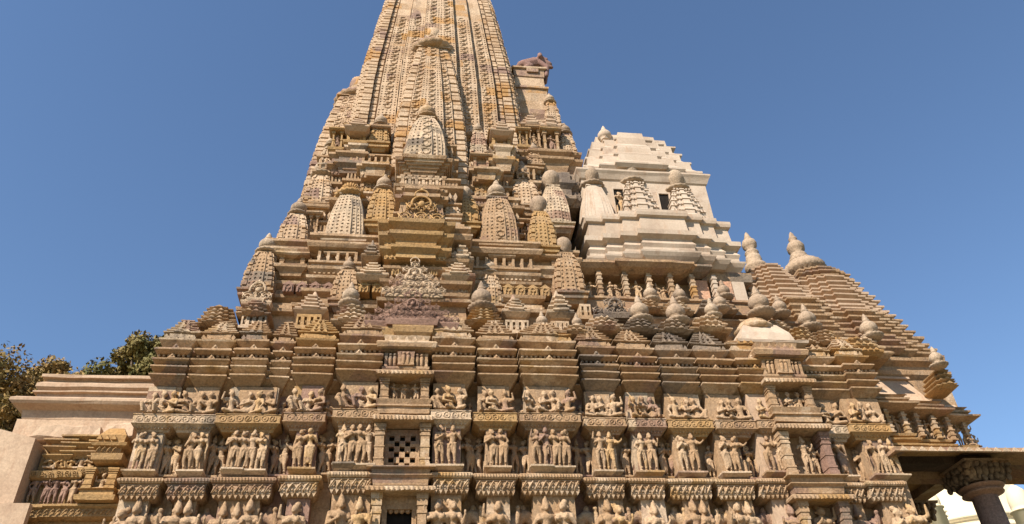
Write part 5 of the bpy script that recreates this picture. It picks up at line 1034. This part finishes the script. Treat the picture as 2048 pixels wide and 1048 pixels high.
# ------------------------------------------------------------------ cream temple beyond the porch
CT = empty('cream_temple', (53, 80, 0), 'cream painted temple with a tall smooth dome seen under the stone porch', 'temple')
def cX(px, py=1000, Y=36): return X_(px, py, Y)
def cZ(py, px=1930, Y=36): return Z_(px, py, Y)
m = MB(); yc_ = 40
zt = Z_(1850, 1024, 69)
m.rect(X_(1800, 1030, 69), X_(1893, 1030, 69), 69, 88, [(0, 0), (zt-.5, 0), (zt-.45, .12), (zt-.3, .12), (zt-.25, 0), (zt-.05, .0), (zt, .15), (zt+.12, .15), (zt+.14, -.1)], 2)
m.build('wall', 'cream', CT, 0, loc=(52, 72, 0))
cxd = X_(1905, 1015, 80); D = lambda py: Z_(1905, py, 71)
m = MB(); r0 = X_(2034, 1018, 80)-cxd
m.lathe(cxd, 80, [(0, r0*1.03), (D(1046), r0*1.03), (D(1043), r0*1.06), (D(1038), r0*1.06), (D(1036), r0*1.0), (D(1024), r0*1.0), (D(1021), r0*1.05), (D(1016), r0*1.06), (D(1014), r0*.99), (D(970), r0*.97), (D(952), r0*.93), (D(942), r0*.8), (D(937), r0*.5), (D(934), r0*.1)], 56); m.build('dome', 'cream', CT, 0, loc=(cxd, 80, 10))
def cturret(px, pyt, pyb, w_, Y, name, body=True):
    x, z0, z1 = X_(px, pyb, Y), Z_(px, pyb, Y), Z_(px, pyt, Y); r = (X_(px+w_/2, pyb, Y)-X_(px-w_/2, pyb, Y))/2; h = z1-z0; m = MB()
    m.lathe(x, Y, [(z0-5, r*1.05), (z0-.1, r*1.05), (z0-.08, r*1.25), (z0, r*1.25), (z0+h*.03, r*.9), (z0+h*.12, r*1.0), (z0+h*.35, r*1.0), (z0+h*.6, r*.85), (z0+h*.7, r*.55), (z0+h*.70, r*.5), (z0+h*.74, r*.45), (z0+h*.76, r*.2), (z0+h*.82, r*.25), (z0+h*.88, r*.08), (z0+h, .01)], 24)
    return m.build(name, 'cream', CT, 0, loc=(x, Y, z0))
cturret(1868, 978, 1016, 28, 68, 'corner_turret'); cturret(2046, 958, 1022, 36, 66, 'corner_turret')
# ------------------------------------------------------------------ trees behind the left end
def tree(name, px, py, Y, rad, h, seed, label, cat='tree', hue=0):
    rng = random.Random(seed); base = Vector((X_(px, py, Y), Y, 0)); zc = Z_(px, py, Y); root = empty(name, base, label, cat, 'trees behind the temple')
    m = MB(); pts = [(base.x, Y, 0), (base.x+.3, Y+.2, zc*.3), (base.x-.2, Y, zc*.6), (base.x, Y, zc)]; m.tube(pts, [.55, .42, .3, .12], 8)
    cl = []
    for i in range(70):
        while True:
            v = Vector((rng.uniform(-1, 1), rng.uniform(-1, 1), rng.uniform(-1, 1)))
            if .25 < v.length < 1: break
        p = base+Vector((v.x*rad, v.y*rad*.8, zc+v.z*h)); cl.append((p, rng.uniform(.5, 1.0)*rad*.27))
        if i < 16: m.tube([pts[2], tuple((Vector(pts[2])+p)/2+Vector((0, 0, .3))), tuple(p)], [.16, .09, .03], 5)
    m.build('trunk', 'bark', root, .03, loc=base)
    vs, fs = [], []
    for p, r in cl:
        n = int(700*(r/1.0)**1.4)+260
        for _ in range(n):
            d = Vector((rng.gauss(0, 1), rng.gauss(0, 1), rng.gauss(0, .8))); d.normalize(); q_ = p+d*r*rng.uniform(.55, 1.15)+Vector((0, 0, -.12*r))
            a = Vector((rng.gauss(0, 1), rng.gauss(0, 1), rng.gauss(0, 1))).normalized(); b = a.cross(d+Vector((.01, 0, 0))).normalized(); s_ = rng.uniform(.05, .115)
            o = len(vs); vs += [tuple(q_-a*s_), tuple(q_+b*s_*.55), tuple(q_+a*s_), tuple(q_-b*s_*.55)]; fs.append((o, o+1, o+2, o+3))
    m = MB(); m.add(vs, fs); m.build('crown', 'leafA' if hue == 0 else 'leafB', root, 0, loc=base)
def leafmat(name, stops):
    m = mk(name, stops, blocks=0, grime=0, bump=.1, objvar=0, rough=.7)
    b = m.node_tree.nodes['Principled BSDF']; b.inputs['Subsurface Weight'].default_value = 0
    return m
M['leafA'] = leafmat('autumn_leaves', [(.2, (.07, .07, .022)), (.40, (.17, .13, .04)), (.55, (.27, .17, .055)), (.8, (.36, .19, .07))])
M['leafB'] = leafmat('olive_leaves', [(.2, (.05, .06, .02)), (.42, (.12, .11, .034)), (.6, (.20, .145, .045)), (.85, (.32, .19, .07))])
tree('leafy_tree', 30, 850, 30, 4.6, 2.5, 1, 'largest tree with rusty tinged leaves at the far left beside the plastered wall', hue=0)
tree('leafy_tree', 100, 800, 32, 1.9, 1.5, 5, 'rust tipped bushy crown just right of the largest tree and above the plastered wall end', hue=0)
tree('leafy_tree', 305, 745, 27, 1.85, 1.2, 2, 'olive green tree between the plastered wall and the first carved pinnacle', hue=1)
